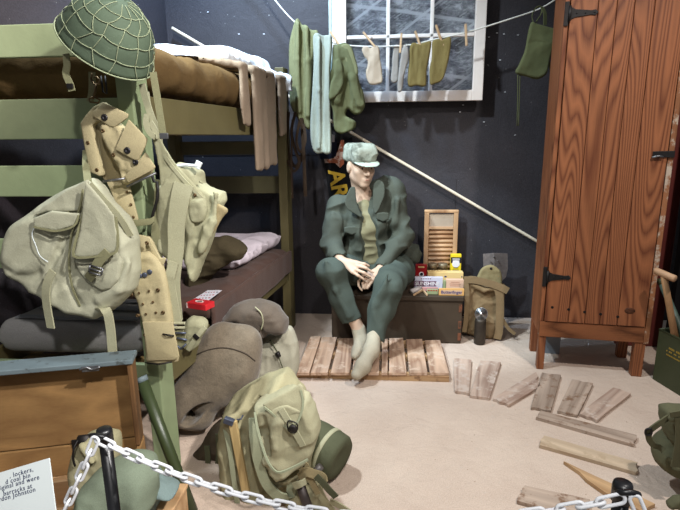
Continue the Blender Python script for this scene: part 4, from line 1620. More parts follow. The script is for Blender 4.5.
def lbox(mb, a0, a1, d0, d1, z0, z1, bev=0.003):
    """a to the right along the hinge (0 = right end), d to the back (0 = lid front edge)"""
    c = LB0 + lex * ((a0 + a1) / 2) + ley * ((d0 + d1) / 2) + Vector((0, 0, (z0 + z1) / 2))
    return mb.box(c, (a1 - a0, d1 - d0, z1 - z0), RL, bev)


lido = lbox(MB(), -LWID, -0.004, 0.052, 0.066, HZ, LZT).build('lid', M_locker_in, lk)
lbox(MB(), -LWID - 0.006, 0.004, -0.012, 0.070, LZT - 0.002, LZT + 0.014).build('lid_edge', M_locker_out, lido)
lbox(MB(), -0.016, 0.0, -0.006, 0.055, HZ, LZT - 0.002, 0.004).build('lid_side', M_splinter, lido)
lbox(MB(), -LWID, -LWID + 0.016, -0.006, 0.055, HZ, LZT - 0.002, 0.004).build('lid_side', M_splinter, lido)
hs_ = lbox(MB(), -0.145, -0.095, -0.016, -0.012, LZT - 0.012, LZT + 0.006, 0.001).build('hasp', M_steel, lk)
mb = MB()
mb.tube(catmull([LB0 + lex * x_ - ley * 0.018 + Vector((0, 0, LZT + z_)) for x_, z_ in ((-0.15, -0.002), (-0.13, 0.004), (-0.115, -0.004), (-0.09, 0.002))], 4), 0.0035, 6)
mb.build('staple', M_steel, hs_, True)
DB = 0.37
bx = MB()
lbox(bx, -LWID, 0, 0.050, 0.064, 0, HZ - 0.004)
lbox(bx, -LWID, 0, -DB, -DB + 0.014, 0, HZ - 0.004)
lbox(bx, -0.014, 0, -DB + 0.014, 0.05, 0, HZ - 0.004)
lbox(bx, -LWID, -LWID + 0.014, -DB + 0.014, 0.05, 0, HZ - 0.004)
lbox(bx, -LWID + 0.014, -0.014, -DB + 0.014, 0.05, 0, 0.014)
bx.build('box', M_locker_in, lk)
ty = MB()
lbox(ty, -LWID + 0.016, -0.016, -DB + 0.016, 0.048, 0.20, 0.208)
for d_ in (-0.24, -0.10):
    lbox(ty, -LWID + 0.016, -0.016, d_, d_ + 0.01, 0.208, 0.285, 0.001)
ty.build('tray', M_newwood, lk)
for xx in (-0.2, -0.58):
    hg = MB()
    lbox(hg, xx - 0.025, xx + 0.025, 0.046, 0.051, HZ - 0.018, HZ + 0.016, 0.001)
    hg.build('hinge', M_iron, lk)

# low crate beside the locker and what lies on it
CRZ = 0.285
cx0 = LB0.x + 0.105
crt = thing('wooden_crate', 'low raw pine crate beside the open locker under the cap and cloth', 'crate', (cx0 + 0.05, 1.15, 0))
mb = MB()
mb.box((cx0 + 0.05, 1.145, CRZ - 0.006), (0.11, 0.32, 0.012), None, 0.003)
mb.build('top', M_newwood, crt)
for nm_, c_, s_ in (('side', (cx0 + 0.05, 0.995, 0.135), (0.10, 0.014, 0.27)), ('side', (cx0 + 0.05, 1.295, 0.135), (0.10, 0.014, 0.27)), ('side', (cx0 + 0.007, 1.145, 0.135), (0.014, 0.284, 0.27)), ('side', (cx0 + 0.093, 1.145, 0.135), (0.014, 0.284, 0.27))):
    mb = MB()
    mb.box(c_, s_, None, 0.002)
    mb.build(nm_, M_newwood, crt)

ct = thing('canteen', 'round canteen in a tan canvas cover standing before the open locker', 'canteen', W(92, 460, 1.24))
YC = 1.235
soft('cover', M_ruck, ct, [(71, 454), (76, 445), (85, 438), (100, 437), (112, 442), (116, 458), (113, 476), (110, 496), (104, 508), (84, 508), (75, 490), (70, 470)], YC, 0.045, 0.03, (0, 0.1), 0.005, 0.004, (10, 10, 10), 121, True,
     lambda g: (fold(g, [W(78, 470, YC - 0.05), W(94, 484, YC - 0.055), W(112, 476, YC - 0.05)], 0.006, 0.014, True), fold(g, [W(82, 446, YC - 0.04), (W(92, 462, YC - 0.055))], 0.008, 0.016)))
mb = MB()
cc = W(86, 438, YC)
mb.lathe([(0.022, -0.02), (0.024, -0.016), (0.024, 0.004), (0.020, 0.010), (0.008, 0.010)], cc, Matrix.Rotation(-0.5, 3, 'X') @ Matrix.Rotation(-0.15, 3, 'Y'), 18)
mb.build('stopper', M_iron, ct, True)
mb = MB()
mb.tube(catmull(PY([(78, 440, YC - 0.03), (74, 448, YC - 0.045), (73, 458, YC - 0.05), (75, 466, YC - 0.05)]), 4), 0.003, 5)
mb.build('stopper_chain', M_iron, ct, True)
M_cap2 = cloth('grey_green_cap_cloth', (116, 126, 108), 0.1, 500, 0.3, 7)
cp = soft('cloth_hat', M_cap2, None, [(74, 508), (79, 494), (89, 482), (104, 473), (122, 468), (138, 470), (148, 480), (150, 496), (148, 514), (112, 522), (84, 518)], 1.13, 0.06, 0.035, (0, 0.3), 0.005, 0.008, (9, 9, 9), 123, True,
          lambda g: fold(g, [W(80, 502, 1.06), W(100, 500, 1.05), (W(116, 508, 1.05))], 0.005, 0.012, True))
tag(cp, 'grey green cloth hat lying before the open locker behind the black post', 'hat')
rg = soft('cloth_bundle', cloth('blue_green_cloth', (112, 128, 126), 0.14, 500, 0.6, 8), None, [(136, 480), (142, 472), (150, 472), (158, 480), (168, 486), (175, 492), (166, 497), (158, 502), (150, 508), (136, 505)], 1.20, 0.05, 0.03, (0, 0), 0.005, 0.010, (10, 10, 16), 127)
tag(rg, 'crumpled blue green cloth on the low crate right of the cloth hat', 'cloth')

# ------------------------------------------------------------------ leaning dark green pole
a, b = W(142, 380, 1.60), W(191, 508, 1.50)
dv = (b - a).normalized()
t_ = (0.02 - a.z) / dv.z
b = a + dv * t_
tp_ = thing('tent_pole', 'dark green pole leaning against the near bunk post', 'pole', b)
mb = MB()
mb.tube([a, b], 0.020, 14)
mb.build('tube', M_tube, tp_, True)
mb = MB()
mb.tube([a - dv * 0.012, a + dv * 0.006], 0.0215, 14)
mb.build('end_cap', M_locker_out, tp_, True)

# ------------------------------------------------------------------ information card
yS = 0.98
A, B_ = W(49, 458, yS), W(66, 520, yS - 0.06)
up_ = (A - B_).normalized()
rx = (W(49, 458, yS) - W(0, 472.5, yS)).normalized()
sg = thing('information_card', 'white typed information card standing before the open locker', 'sign', (A.x - 0.15, yS - 0.1, 0))
nrm = rx.cross(up_).normalized()
rx = up_.cross(nrm).normalized() if False else rx
up_ = (up_ - rx * up_.dot(rx)).normalized()
nrm = rx.cross(up_)
mb = MB()
TLc = A - rx * 0.30
mb.prism([A, TLc, TLc - up_ * 0.21, A - up_ * 0.21], -nrm * 0.003)
card = mb.build('card', M_card, sg)
LH = 0.0098
lines = [(', lockers,', (32, 471.5)), ('d coal bin', (31, 477.0)), ('original and were', (41.5, 478.5)), ('barracks at', (36.5, 486.5)), ('Gordon Johnston', (41.5, 489.5))]
for txt, (ex, ey) in lines:
    c_ = W(ex, ey, yS - 0.012)
    rel = c_ - A
    e_ = A + rx * rel.dot(rx) + up_ * rel.dot(up_) + nrm * 0.0004
    text_part('lettering', txt, 0.0150, e_, rx, up_, M_ink, card, 0.0003, 0.0, 'RIGHT', 1.15)
mb = MB()
q = A - rx * 0.15 - up_ * 0.12
mb.tube([q - nrm * 0.012, Vector((q.x, q.y, 0.02)) - nrm * 0.012], 0.008, 10)
mb.box((q.x, q.y + 0.0, 0.01), (0.16, 0.12, 0.02), None, 0.004)
mb.build('stand', M_post, sg, True)

# ================================================================== barrier posts and plastic chain
posts = []
for (px, py, y, lab, slope) in ((104, 430, 0.80, 'slim black barrier post with white chain before the open locker', 0), (623, 484, 0.70, 'slim black barrier post with white chain on the sand by the loose boards', 0)):
    t = W(px, py, y)
    bp = thing('barrier_post', lab, 'barrier post', (t.x, t.y, 0), 'black barrier posts')
    mb = MB()
    mb.tube([(t.x, t.y, 0.012), (t.x, t.y, t.z - 0.012)], 0.0115, 16)
    mb.build('post', M_post, bp, True)
    mb = MB()
    mb.lathe([(0.011, -0.03), (0.0145, -0.028), (0.0145, -0.004), (0.013, 0.002), (0.006, 0.004)], t, None, 18)
    cap_ = mb.build('cap', M_post, bp, True)
    mb = MB()
    mb.tube(catmull([t + Vector((-0.014, -0.012, -0.006)), t + Vector((-0.012, -0.022, 0.002)), t + Vector((0, -0.024, 0.004)), t + Vector((0.012, -0.022, 0.0)), t + Vector((0.014, -0.012, -0.008))], 4), 0.0045, 8)
    mb.build('hook', M_post, cap_, True)
    mb = MB()
    mb.lathe([(0.15, 0.0), (0.15, 0.008), (0.12, 0.016), (0.03, 0.022), (0.014, 0.03)], (t.x, t.y, 0), None, 28)
    mb.build('base', M_post, bp, True)
    posts.append(t)

link_me = None


def chain(a, b, sag, label, pts=None, twist=0.0):
    global link_me
    if pts is None:
        n = 80
        pts = [a.lerp(b, i / n) + Vector((0, 0, -4 * sag * (i / n) * (1 - i / n))) for i in range(n + 1)]
    L = [0]
    for i in range(1, len(pts)):
        L.append(L[-1] + (pts[i] - pts[i - 1]).length)
    pitch = 0.0285
    ch = thing('plastic_chain', label, 'chain', pts[0].lerp(pts[-1], 0.5))
    k = 0
    s_ = 0.012
    while s_ < L[-1]:
        i = max(j for j in range(len(L)) if L[j] <= s_)
        i = min(i, len(pts) - 2)
        t = (s_ - L[i]) / max(L[i + 1] - L[i], 1e-6)
        p = pts[i].lerp(pts[i + 1], t)
        tg = (pts[i + 1] - pts[i]).normalized()
        side, nn = frame_from(tg, Vector((0.1, 1, 0.2)))
        ang = (0.95 if k % 2 else -0.45) + twist
        wv = side * math.cos(ang) + nn * math.sin(ang)
        nv = tg.cross(wv)
        R = Matrix((tg, wv, nv)).transposed().to_4x4()
        if link_me is None:
            mb = MB()
            hl, hw = 0.0150, 0.0068
            P = []
            for q in range(9):
                a_ = -PI / 2 + PI * q / 8
                P.append(Vector((hl - 0.002 + hw * math.cos(a_), hw * math.sin(a_), 0)))
            for q in range(9):
                a_ = PI / 2 + PI * q / 8
                P.append(Vector((-hl + 0.002 + hw * math.cos(a_), hw * math.sin(a_), 0)))
            mb.tube(P, 0.0028, 8, True)
            o = part('link', mb.v, mb.f, M_chain, None, True, None, (0, 0, 0))
            link_me = o.data
        else:
            o = bpy.data.objects.new('link', link_me)
            COL.objects.link(o)
        o.parent = ch
        o.matrix_local = Matrix.Translation(p - LOC[ch.name]) @ R
        k += 1
        s_ += pitch
    return ch


pA, pB = posts
hA = pA + Vector((0.004, -0.024, -0.004))
hB = pB + Vector((-0.004, -0.024, -0.004))
# sag solved so that the chain passes the sighted points
tgt = W(205, 478, 0.78)
best = None
for q in range(60):
    sgq = 0.02 + q * 0.008
    for i in range(1, 60):
        p = hA.lerp(hB, i / 60) + Vector((0, 0, -4 * sgq * i / 60 * (1 - i / 60)))
        e = math.hypot(pxof(p) - 288, pyof(p) - 507)
        if best is None or e < best[0]:
            best = (e, sgq)
chain(hA, hB, best[1], 'white plastic chain sagging between the two black barrier posts')
far_l = W(40, 556, 0.76)
chain(hA + Vector((-0.006, -0.004, 0)), far_l + (far_l - hA) * 0.4, 0.012, 'white plastic chain running left from the barrier post by the locker', None, 0.5)
far_r = hB + Vector((0.16, -0.12, -0.30))
chain(hB + Vector((0.010, -0.004, -0.002)), far_r, 0.02, 'short white plastic chain hanging right from the barrier post by the loose boards', None, 0.4)

# ================================================================== duckboard pallet
pal = thing('duckboard', 'low pallet of weathered slats under the seated figure', 'duckboard', (-0.06, 2.85, 0))
xf = [(296, 309.3), (310.5, 327.5), (330.5, 349.5), (352, 366), (368, 379), (381.5, 387.5), (389, 406.5), (409.5, 427.5), (430, 449)]
PZ = 0.052
for i, (a, b) in enumerate(xf):
    mb = MB()
    ya = 2.615
    p0, p1 = F(a, 372.5, PZ), F(b, 372.5, PZ)
    yb = 3.07 - 0.01 * (i % 3)
    lean = 0.0
    q = [(p0.x, p0.y, PZ - 0.018), (p1.x, p1.y, PZ - 0.018), (p1.x + 0.005 * (i % 2), yb, PZ - 0.018), (p0.x + 0.006 * ((i + 1) % 2), yb - 0.01, PZ - 0.018)]
    mb.prism([Vector(v) for v in q], (0, 0, 0.018), 0.002)
    so = mb.build('slat', M_pallet, pal)
for yy in (p0.y + 0.02, 2.86, 3.05):
    mb = MB()
    x0, x1 = F(296, 376, 0.02).x, F(449, 378, 0.02).x
    mb.box(((x0 + x1) / 2, yy, 0.0165), (x1 - x0, 0.05, 0.033), None, 0.002)
    mb.build('runner', M_pallet_f, pal)

# ================================================================== loose boards on the sand
BL = [
    ([(454, 358), (471.5, 359.5), (469, 393), (454.8, 390)], M_greywood, 'short pale board pointing straight at the wall, first of the row right of the duckboard'),
    ([(480.6, 360), (501, 362), (489.4, 397.5), (469.8, 394.7)], M_greywood, 'short weathered board with notched edges, second of the row right of the duckboard'),
    ([(536, 371.5), (539.5, 386), (508.8, 404.5), (493, 398)], M_greywood, 'slanting weathered board with a broken corner in front of the left wardrobe leg'),
    ([(542, 372), (561, 374.5), (551, 410), (531, 407)], M_greywood2, 'pale grey board end on to the left wardrobe leg'),
    ([(572, 379), (593, 383), (577.7, 414.5), (557.5, 410.5)], M_greywood2, 'dark grey weathered board in front of the middle of the wardrobe'),
    ([(613, 387), (631, 393), (597, 420), (579.6, 413)], M_greywood, 'reddish weathered board slanting towards the right wardrobe leg'),
    ([(540.6, 410), (636.6, 434.6), (634.8, 444), (536, 416.5)], M_greywood2, 'long grey board lying across the ends of the short boards'),
    ([(544, 435), (637.7, 461.8), (636, 471.7), (539.5, 444.5)], M_tanwood, 'long tan board with a split end, second behind the right barrier post'),
    ([(525, 485), (590, 499), (586, 520), (517, 500)], M_greywood2, 'grey board with a knot lying under the white chain'),
    ([(563.5, 460.5), (655.5, 503.5), (644, 512), (598, 487)], M_newwood, 'wedge shaped piece of new pine pointing away behind the right barrier post'),
]
for q, mt, lab in BL:
    z = 0.018 if len(lab) != 0 else 0
    P = [F(a, b, z) for a, b in q]
    c = sum(P, Vector()) / 4
    e1 = (P[1] + P[2] - P[0] - P[3])
    e2 = (P[3] + P[2] - P[0] - P[1])
    lng = e1 if e1.length > e2.length else e2
    ang = math.atan2(lng.y, lng.x)
    R = Matrix.Rotation(-ang, 3, 'Z')
    mb = MB()
    L = [R @ (p - c) for p in P]
    L = [Vector((v.x, v.y, 0)) for v in L]
    # ragged outline
    rag = []
    for i in range(4):
        a, b = L[i], L[(i + 1) % 4]
        rag.append(a)
        if (b - a).length < 0.2:
            nr = Vector((-(b - a).y, (b - a).x, 0)).normalized()
            for t in (0.3, 0.55, 0.8):
                rag.append(a.lerp(b, t) + nr * random.uniform(-0.007, 0.007))
        else:
            nr = Vector((-(b - a).y, (b - a).x, 0)).normalized()
            for t in (0.35, 0.7):
                rag.append(a.lerp(b, t) + nr * random.uniform(-0.002, 0.002))
    mb.prism([v - Vector((0, 0, 0)) for v in rag], (0, 0, -0.0165), 0.0015)
    o = part('board', mb.v, mb.f, mt, None, False, None, (0, 0, -0.0165))
    o.location = Vector((c.x, c.y, 0.0005))
    o.rotation_euler = (0, 0, ang)
    tag(o, lab, 'board', 'loose boards on the sand')

# ================================================================== clothes line
YRP = 3.38
cl_pts = [(225, -70), (252, -34), (275, 0), (297, 24), (320, 38), (345, 45), (375, 46.5), (410, 45), (432, 40), (460, 34), (480, 28.5), (510, 19), (538, 9.5), (556, -1), (572, -14)]
mb = MB()
yv = [YRP] * len(cl_pts)
yv[-2], yv[-1] = 3.30, 3.24
mb.tube(catmull([W(a, b, y) for (a, b), y in zip(cl_pts, yv)], 6), 0.0048, 6)
tag(mb.build('clothesline', M_rope, None, True), 'white cotton clothesline strung across the window to the tall wooden cupboard', 'clothesline')
mb = MB()
ra, rb = W(172, 28, 3.58), W(540, 243, 3.58)
mb.tube([ra.lerp(rb, i / 20 * 1.02) for i in range(21)], 0.0105, 8)
tag(mb.build('wooden_pole', M_rope2, None, True), 'pale thin pole running diagonally down the black back wall behind the seated figure', 'pole')


def hang(name, mat, lab, cat, px, y, T, seed, wr=0.008, ws=(26, 20, 5), R=0.02, extra=None, h=0.006, grp=None):
    o = soft(name, mat, None, px, y, T, R, (0, 0), h, wr, ws, seed, False, extra)
    return tag(o, lab, cat, grp)


yl = YRP
trs = hang('trousers', M_olive_shirt, 'pale olive trousers folded over the clothesline nearest the bunk', 'trousers',
           [(294, 22), (298, 18), (304, 24), (312, 29), (318, 34), (316, 45), (312, 70), (311, 100), (312, 127), (305, 127), (297, 116), (291, 104), (289.5, 80), (289, 50), (291, 32)], yl - 0.015, 0.024, 141, 0.012, (34, 16, 3.5), 0.012,
           lambda g: (fold(g, [W(298, 24, yl - 0.05), W(297, 60, yl - 0.05), W(300, 110, yl - 0.05)], 0.010, 0.02), fold(g, [W(306, 28, yl - 0.055), W(308, 60, yl - 0.055), W(308, 115, yl - 0.05)], 0.010, 0.02),
                      fold(g, [W(302, 28, yl - 0.055), W(302, 70, yl - 0.055), W(304, 120, yl - 0.055)], 0.006, 0.012, True)))
hang('towel', M_towel, 'long sage green towel hung between the trousers and the jacket', 'towel',
     [(313, 36), (322, 34), (331, 35), (333, 42), (330, 70), (330, 110), (331, 150), (324, 153), (314, 151), (311, 128), (312, 90), (313, 60)], yl - 0.055, 0.018, 143, 0.008, (44, 16, 2.5), 0.01,
     lambda g: (fold(g, [W(320, 38, yl - 0.085), W(319, 90, yl - 0.085), W(319, 148, yl - 0.085)], 0.008, 0.016), fold(g, [W(326, 40, yl - 0.085), W(325, 90, yl - 0.085), W(326, 148, yl - 0.085)], 0.006, 0.012, True)))
jy = yl - 0.03
jk = hang('jacket', M_olive_jacket, 'dark olive jacket with dangling sleeves pegged on the clothesline beside the window', 'jacket',
          [(333, 46), (338, 45), (348, 45), (354, 60), (360, 82), (365, 102), (362, 112), (354, 114), (348, 108), (346, 116), (355, 122), (352, 130), (340, 134), (335, 128), (333, 112), (328, 100), (328, 84), (332, 66)], jy, 0.026, 145, 0.010, (26, 16, 7), 0.011,
          lambda g: (fold(g, [W(338, 50, jy - 0.035), W(341, 74, jy - 0.04), W(337, 100, jy - 0.04)], 0.018, 0.03), fold(g, [W(347, 50, jy - 0.035), W(353, 78, jy - 0.035), W(360, 104, jy - 0.035)], 0.016, 0.03),
                     fold(g, [W(343, 60, jy - 0.05), W(347, 84, jy - 0.05), W(350, 106, jy - 0.05)], 0.008, 0.016, True), fold(g, [W(334, 84, jy - 0.05), W(341, 90, jy - 0.05), W(344, 84, jy - 0.05)], 0.007, 0.014, True)))
slv = soft('sleeve', M_olive_jacket, jk, [(335, 60), (341, 60), (344, 80), (340, 92), (334, 99), (329, 98), (330, 84), (334, 74)], jy - 0.05, 0.016, 0.014, (0, 0), 0.005, 0.005, (24, 24, 14), 147, False)
soft('collar', M_olive_shirt, jk, [(340, 46), (350, 45), (356, 60), (358, 74), (352, 72), (344, 58)], jy - 0.038, 0.010, 0.012, (0, 0), 0.005, 0.003, (24, 24, 14), 148, False)

hang('sock', M_sock_beige, 'crumpled beige sock pegged first on the line before the window', 'sock', [(364, 46), (371, 47), (378, 46), (381, 62), (383, 80), (379, 84), (371, 85), (367, 80), (366, 72), (368, 62), (364, 56), (362, 50)], yl - 0.01, 0.011, 151, 0.005, (36, 30, 18), 0.012, None, 0.0045, 'washing on the line')
hang('sock', M_sock_grey, 'flat grey sock hanging behind the narrow pale sock before the window', 'sock', [(394, 46), (400, 46), (399, 60), (398, 80), (391, 81), (392, 64)], yl + 0.012, 0.008, 152, 0.003, (36, 30, 18), 0.008, None, 0.0045, 'washing on the line')
hang('sock', M_sock_grey, 'narrow pale grey sock hanging with its toe down before the window', 'sock', [(403, 46), (407, 46), (409, 54), (407, 66), (404, 78), (402, 90), (398, 91), (398, 80), (400, 62)], yl - 0.02, 0.011, 153, 0.004, (36, 30, 18), 0.01, None, 0.0045, 'washing on the line')
hang('sock', M_sock_olive, 'wide olive sock pair hanging square before the window', 'sock', [(411, 44), (420, 44), (431, 41), (430, 52), (427, 70), (426, 86), (417, 85), (408, 85.5), (409, 66)], yl - 0.01, 0.012, 154, 0.005, (44, 30, 12), 0.01,
     lambda g: fold(g, [W(419, 47, yl - 0.03), (W(418, 84, yl - 0.03))], 0.005, 0.01, True), 0.0045, 'washing on the line')
hang('sock', M_sock_olive, 'olive sock with a turned toe, last on the line before the window', 'sock', [(433, 41), (442, 39), (451, 37), (450, 52), (446, 70), (443, 80), (435, 84), (430, 84), (430, 70), (432, 54)], yl - 0.012, 0.011, 155, 0.005, (40, 30, 12), 0.012,
     lambda g: fold(g, [W(445, 42, yl - 0.03), W(443, 60, yl - 0.03), (W(441, 78, yl - 0.03))], 0.005, 0.01, True), 0.0045, 'washing on the line')


def peg(a, b, y, lab):
    A_, B2 = W(*a, y), W(*b, y)
    d = (B2 - A_).normalized()
    side = d.cross(Vector((0, 1, 0))).normalized()
    L = (B2 - A_).length
    R = Matrix((side, d, Vector((0, 1, 0)))).transposed()
    t = thing('clothespin', lab, 'clothespin', (A_ + B2) / 2, 'wooden clothespins on the line')
    for s in (-1, 1):
        mb = MB()
        mb.box((A_ + B2) / 2 + Vector((0, s * 0.007, 0)), (0.013, L, 0.008), R, 0.002)
        mb.build('prong', M_pin, t)
    mb = MB()
    mb.tube([A_.lerp(B2, 0.42) - side * 0.008, A_.lerp(B2, 0.42) + side * 0.008], 0.004, 8)
    mb.build('spring', M_iron, t, True)


for a, b, lab in (((330, 31.5), (340.5, 47), 'slanted wooden clothespin gripping the dark olive jacket'), ((363, 32), (375, 47), 'slanted wooden clothespin above the beige sock'),
                  ((401.5, 33), (400, 53), 'upright wooden clothespin on the two grey socks'), ((415, 31), (421, 48), 'slightly tilted wooden clothespin on the wide olive sock pair'),
                  ((436, 25), (443, 46), 'tilted wooden clothespin on the last olive sock'), ((465.5, 24), (466.5, 46), 'empty upright wooden clothespin at the right end of the window')):
    peg(a, b, yl - 0.01, lab)

# canvas legging on the right of the line
ly = 3.30
lg = thing('canvas_legging', 'dark green canvas legging hanging from the line beside the tall wooden cupboard', 'legging', W(537, 50, ly))
soft('body', M_legging, lg, [(531, 22), (538, 24), (550, 27), (559.5, 31), (557, 42), (553, 50), (549, 66), (546, 74), (538, 78.5), (528, 77), (516, 73), (519, 64), (524, 52), (527, 38)], ly - 0.03, 0.022, 0.012, (0, 0), 0.005, 0.004, (16, 16, 16), 161, False,
     lambda g: fold(g, [W(527, 43, ly - 0.055), W(536, 41, ly - 0.055), (W(546, 43, ly - 0.055))], 0.003, 0.008, True))
mb = MB()
mb.ribbon(PY([(534, 24, ly - 0.03), (532, 16, ly - 0.03), (536, 8, ly - 0.02), (541, 7, ly - 0.015), (541, 14, ly - 0.02), (536, 22, ly - 0.03)]), 0.022, 0.004, (0.3, 1, 0), 5)
mb.ribbon(PY([(545, 25, ly - 0.03), (545, 14, ly - 0.03), (542, 7, ly - 0.02)]), 0.022, 0.004, (1, 0.4, 0), 5)
mb.build('loop', M_legging, lg, 'auto')
for dx in (0, 2.2):
    mb = MB()
    mb.tube(catmull(PY([(520 - dx, 74, ly - 0.03), (519.5 - dx * 0.8, 95, ly - 0.02), (518.5 - dx * 0.7, 126, ly - 0.02)]), 4), 0.003, 5)
    mb.build('lace', M_legging, lg, True)
mb = MB()
mb.ribbon(PY([(549, 62, ly - 0.02), (551, 72, ly - 0.015), (550, 85, ly - 0.015)]), 0.014, 0.004, (1, 0, 0), 4)
mb.build('lace', M_legging, lg, 'auto')

# army pennant behind the figure
yp = 3.60
M_felt = cloth('black_felt', (24, 23, 25), 0.1, 300, 0.2, 6)
pn = thing('wall_banner', 'black hanging felt banner with yellow letters behind the seated figure', 'banner', W(340, 170, yp))
mb = MB()
mb.prism(P3([(323, 150), (352, 137), (372, 262), (338, 268)], yp), (0, 0.004, 0))
mb.build('cloth', M_felt, pn)
A_ = W(328.5, 170, yp - 0.006)
text_part('lettering', 'AR', 0.155, W(328.5, 171, yp - 0.004), W(331.5, 188, yp) - W(328, 170, yp), W(346, 168, yp) - W(328, 170, yp), M_yellow, pn, 0.0015, 0.004)
M_emb = paint('rust_print', (168, 92, 62), 0.7, 0.2, (226, 196, 180), 0.5, 22)
M_navy = cloth('navy_cloth', (40, 44, 62), 0.1, 300, 0.2, 6)
M_emw = paint('white_print_patch', (206, 200, 204), 0.7, 0.05)
slab('emblem', M_emb, pn, [(338, 150), (341, 140), (344, 140), (345, 152), (344, 164), (340, 168), (335, 163), (325, 163), (324, 159), (334, 158)], yp - 0.006, 0.004, 0.001)
slab('emblem', M_navy, pn, [(318, 150), (326, 145), (333, 138), (337, 140), (336, 156), (330, 159), (320, 159)], yp - 0.010, 0.004, 0.001)
slab('emblem', M_emw, pn, [(332, 134), (334.5, 135), (334.5, 142), (332, 142)], yp - 0.014, 0.003, 0.001)

# ================================================================== trunk and what stands on it
TZ = 0.322
t0, t1 = F(333, 337), F(461.5, 344)
tk = thing('trunk', 'dark olive wooden trunk the uniformed figure sits on', 'trunk', (0.08, 3.35, 0))
ty0 = 3.115
tx0, tx1 = t0.x, 0.498
mb = MB()
mb.box(((tx0 + tx1) / 2, ty0 + 0.23, (TZ - 0.026) / 2), (tx1 - tx0, 0.46, TZ - 0.036), None, 0.004)
mb.build('body', M_trunk, tk)
mb = MB()
mb.box(((tx0 + tx1) / 2, ty0 + 0.225, TZ - 0.017), (tx1 - tx0 + 0.014, 0.475, 0.034), None, 0.006)
mb.build('lid', M_trunk, tk)
mb = MB()
mb.box(((tx0 + tx1) / 2, ty0 + 0.20, 0.003), (tx1 - tx0 - 0.04, 0.36, 0.006))
mb.build('foot_rail', M_trunk, tk)
for zz in (0.05, 0.13, 0.24):
    mb = MB()
    mb.box((tx1 - 0.012, ty0 - 0.002, zz), (0.02, 0.004, 0.05), None, 0.001)
    mb.build('corner_plate', paint('rusty_plate', (112, 66, 44), 0.7, 0.2, (62, 50, 38), 0.55, 40), tk)


def item_pos(pxc, pyb):
    return F(pxc, pyb, TZ)


def boxitem(name, lab, cat, px0, px1, pyt, pyb, depth, mat, lift=0.0, group=None, rot=0.0):
    p = item_pos((px0 + px1) / 2, pyb)
    y = max(p.y, 3.104)
    x0, x1 = W(px0, pyb, y).x, W(px1, pyb, y).x
    zt = W((px0 + px1) / 2, pyt, y).z
    t = thing(name, lab, cat, ((x0 + x1) / 2, y + depth / 2, TZ + lift), group)
    mb = MB()
    mb.box(((x0 + x1) / 2, y + depth / 2, (TZ + lift + zt) / 2 + 0.0005), (x1 - x0, depth, zt - TZ - lift - 0.001), Matrix.Rotation(rot, 3, 'Z'), 0.002)
    mb.build('carton', mat, t)
    return t, x0, x1, y, zt


M_pinkbox = paint('buff_carton', (216, 178, 152), 0.6, 0.04)
M_lilac = paint('lilac_wrapper', (198, 196, 210), 0.45, 0.04, spec=0.5)
M_purple = paint('brown_purple_print', (108, 78, 98), 0.5, 0.05)
M_white = paint('white_print_letters', (226, 222, 224), 0.5, 0.03)
M_ybox = paint('pale_yellow_box', (226, 194, 132), 0.6, 0.05)
M_ytin = paint('bright_yellow_tin', (232, 204, 40), 0.45, 0.04, spec=0.5)
M_black = paint('black_print', (34, 34, 40), 0.5, 0.05)
M_redtin = paint('red_tobacco_tin', (156, 22, 28), 0.4, 0.08, spec=0.5)
M_orange = paint('orange_wrapper', (208, 160, 96), 0.5, 0.05, spec=0.5)
M_blueink = paint('blue_print', (58, 56, 104), 0.5, 0.04)
M_greenpk = paint('green_wrapper', (142, 150, 112), 0.5, 0.1)
M_jar = paint('ointment_jar', (178, 146, 100), 0.35, 0.08, spec=0.5)
M_jar2 = paint('brown_jar', (108, 88, 66), 0.35, 0.08, spec=0.5)
M_jlid = metal('jar_lid', (150, 136, 112), 0.45, 0.6)

# washboard
wyb = 3.545
wb = thing('washboard', 'wooden washboard with wavy ribs leaning on the wall behind the trunk goods', 'washboard', W(440, 268, wyb))
wb_t = W(440, 210, wyb).z
zb0 = TZ + 0.002
M_wb = wood('washboard_wood', (150, 108, 74), (206, 164, 122), 2, 4, 5.0, 0.6, 0.6, None, 0.15)
M_wbr = wood('washboard_rib_wood', (160, 116, 80), (220, 178, 136), 0, 4, 5.0, 0.6, 0.6, None, 0.15)
for (a, b) in ((424, 428.5), (453, 457.5)):
    mb = MB()
    xa, xb = W(a, 240, wyb).x, W(b, 240, wyb).x
    mb.box(((xa + xb) / 2, wyb + 0.012, (wb_t + zb0) / 2), (xb - xa, 0.026, wb_t - zb0), None, 0.003)
    mb.build('side_post', M_wb, wb)
xa, xb = W(424, 240, wyb).x, W(457.5, 240, wyb).x
mb = MB()
mb.box(((xa + xb) / 2, wyb + 0.012, W(440, 211.5, wyb).z), (xb - xa + 0.004, 0.03, 0.022), None, 0.006)
mb.build('top_rail', M_wb, wb)
xi, xj = W(428.5, 240, wyb).x, W(453, 240, wyb).x
z1, z2 = W(440, 214, wyb).z, W(440, 227, wyb).z
mb = MB()
mb.box(((xi + xj) / 2, wyb + 0.016, (z1 + z2) / 2), (xj - xi, 0.008, z1 - z2), None, 0.001)
mb.build('soap_panel', paint('grey_buff_panel', (168, 150, 130), 0.7, 0.1), wb)
mb = MB()
mb.box(((xi + xj) / 2, wyb + 0.010, z2 - 0.008), (xj - xi, 0.022, 0.018), None, 0.003)
mb.build('cross_rail', M_wbr, wb)
mb = MB()
zr = z2 - 0.02
nr = 11
prof = []
NS = 90
vs, fs = [], []
for i in range(NS + 1):
    z = zr + (zb0 - zr) * i / NS
    for x_ in (xi, xj):
        w_ = 0.004 * math.sin(x_ * 60)
        vs.append((x_, wyb + 0.014 + 0.0085 * math.sin(i / NS * nr * 2 * PI + (0.5 if x_ == xj else 0)), z))
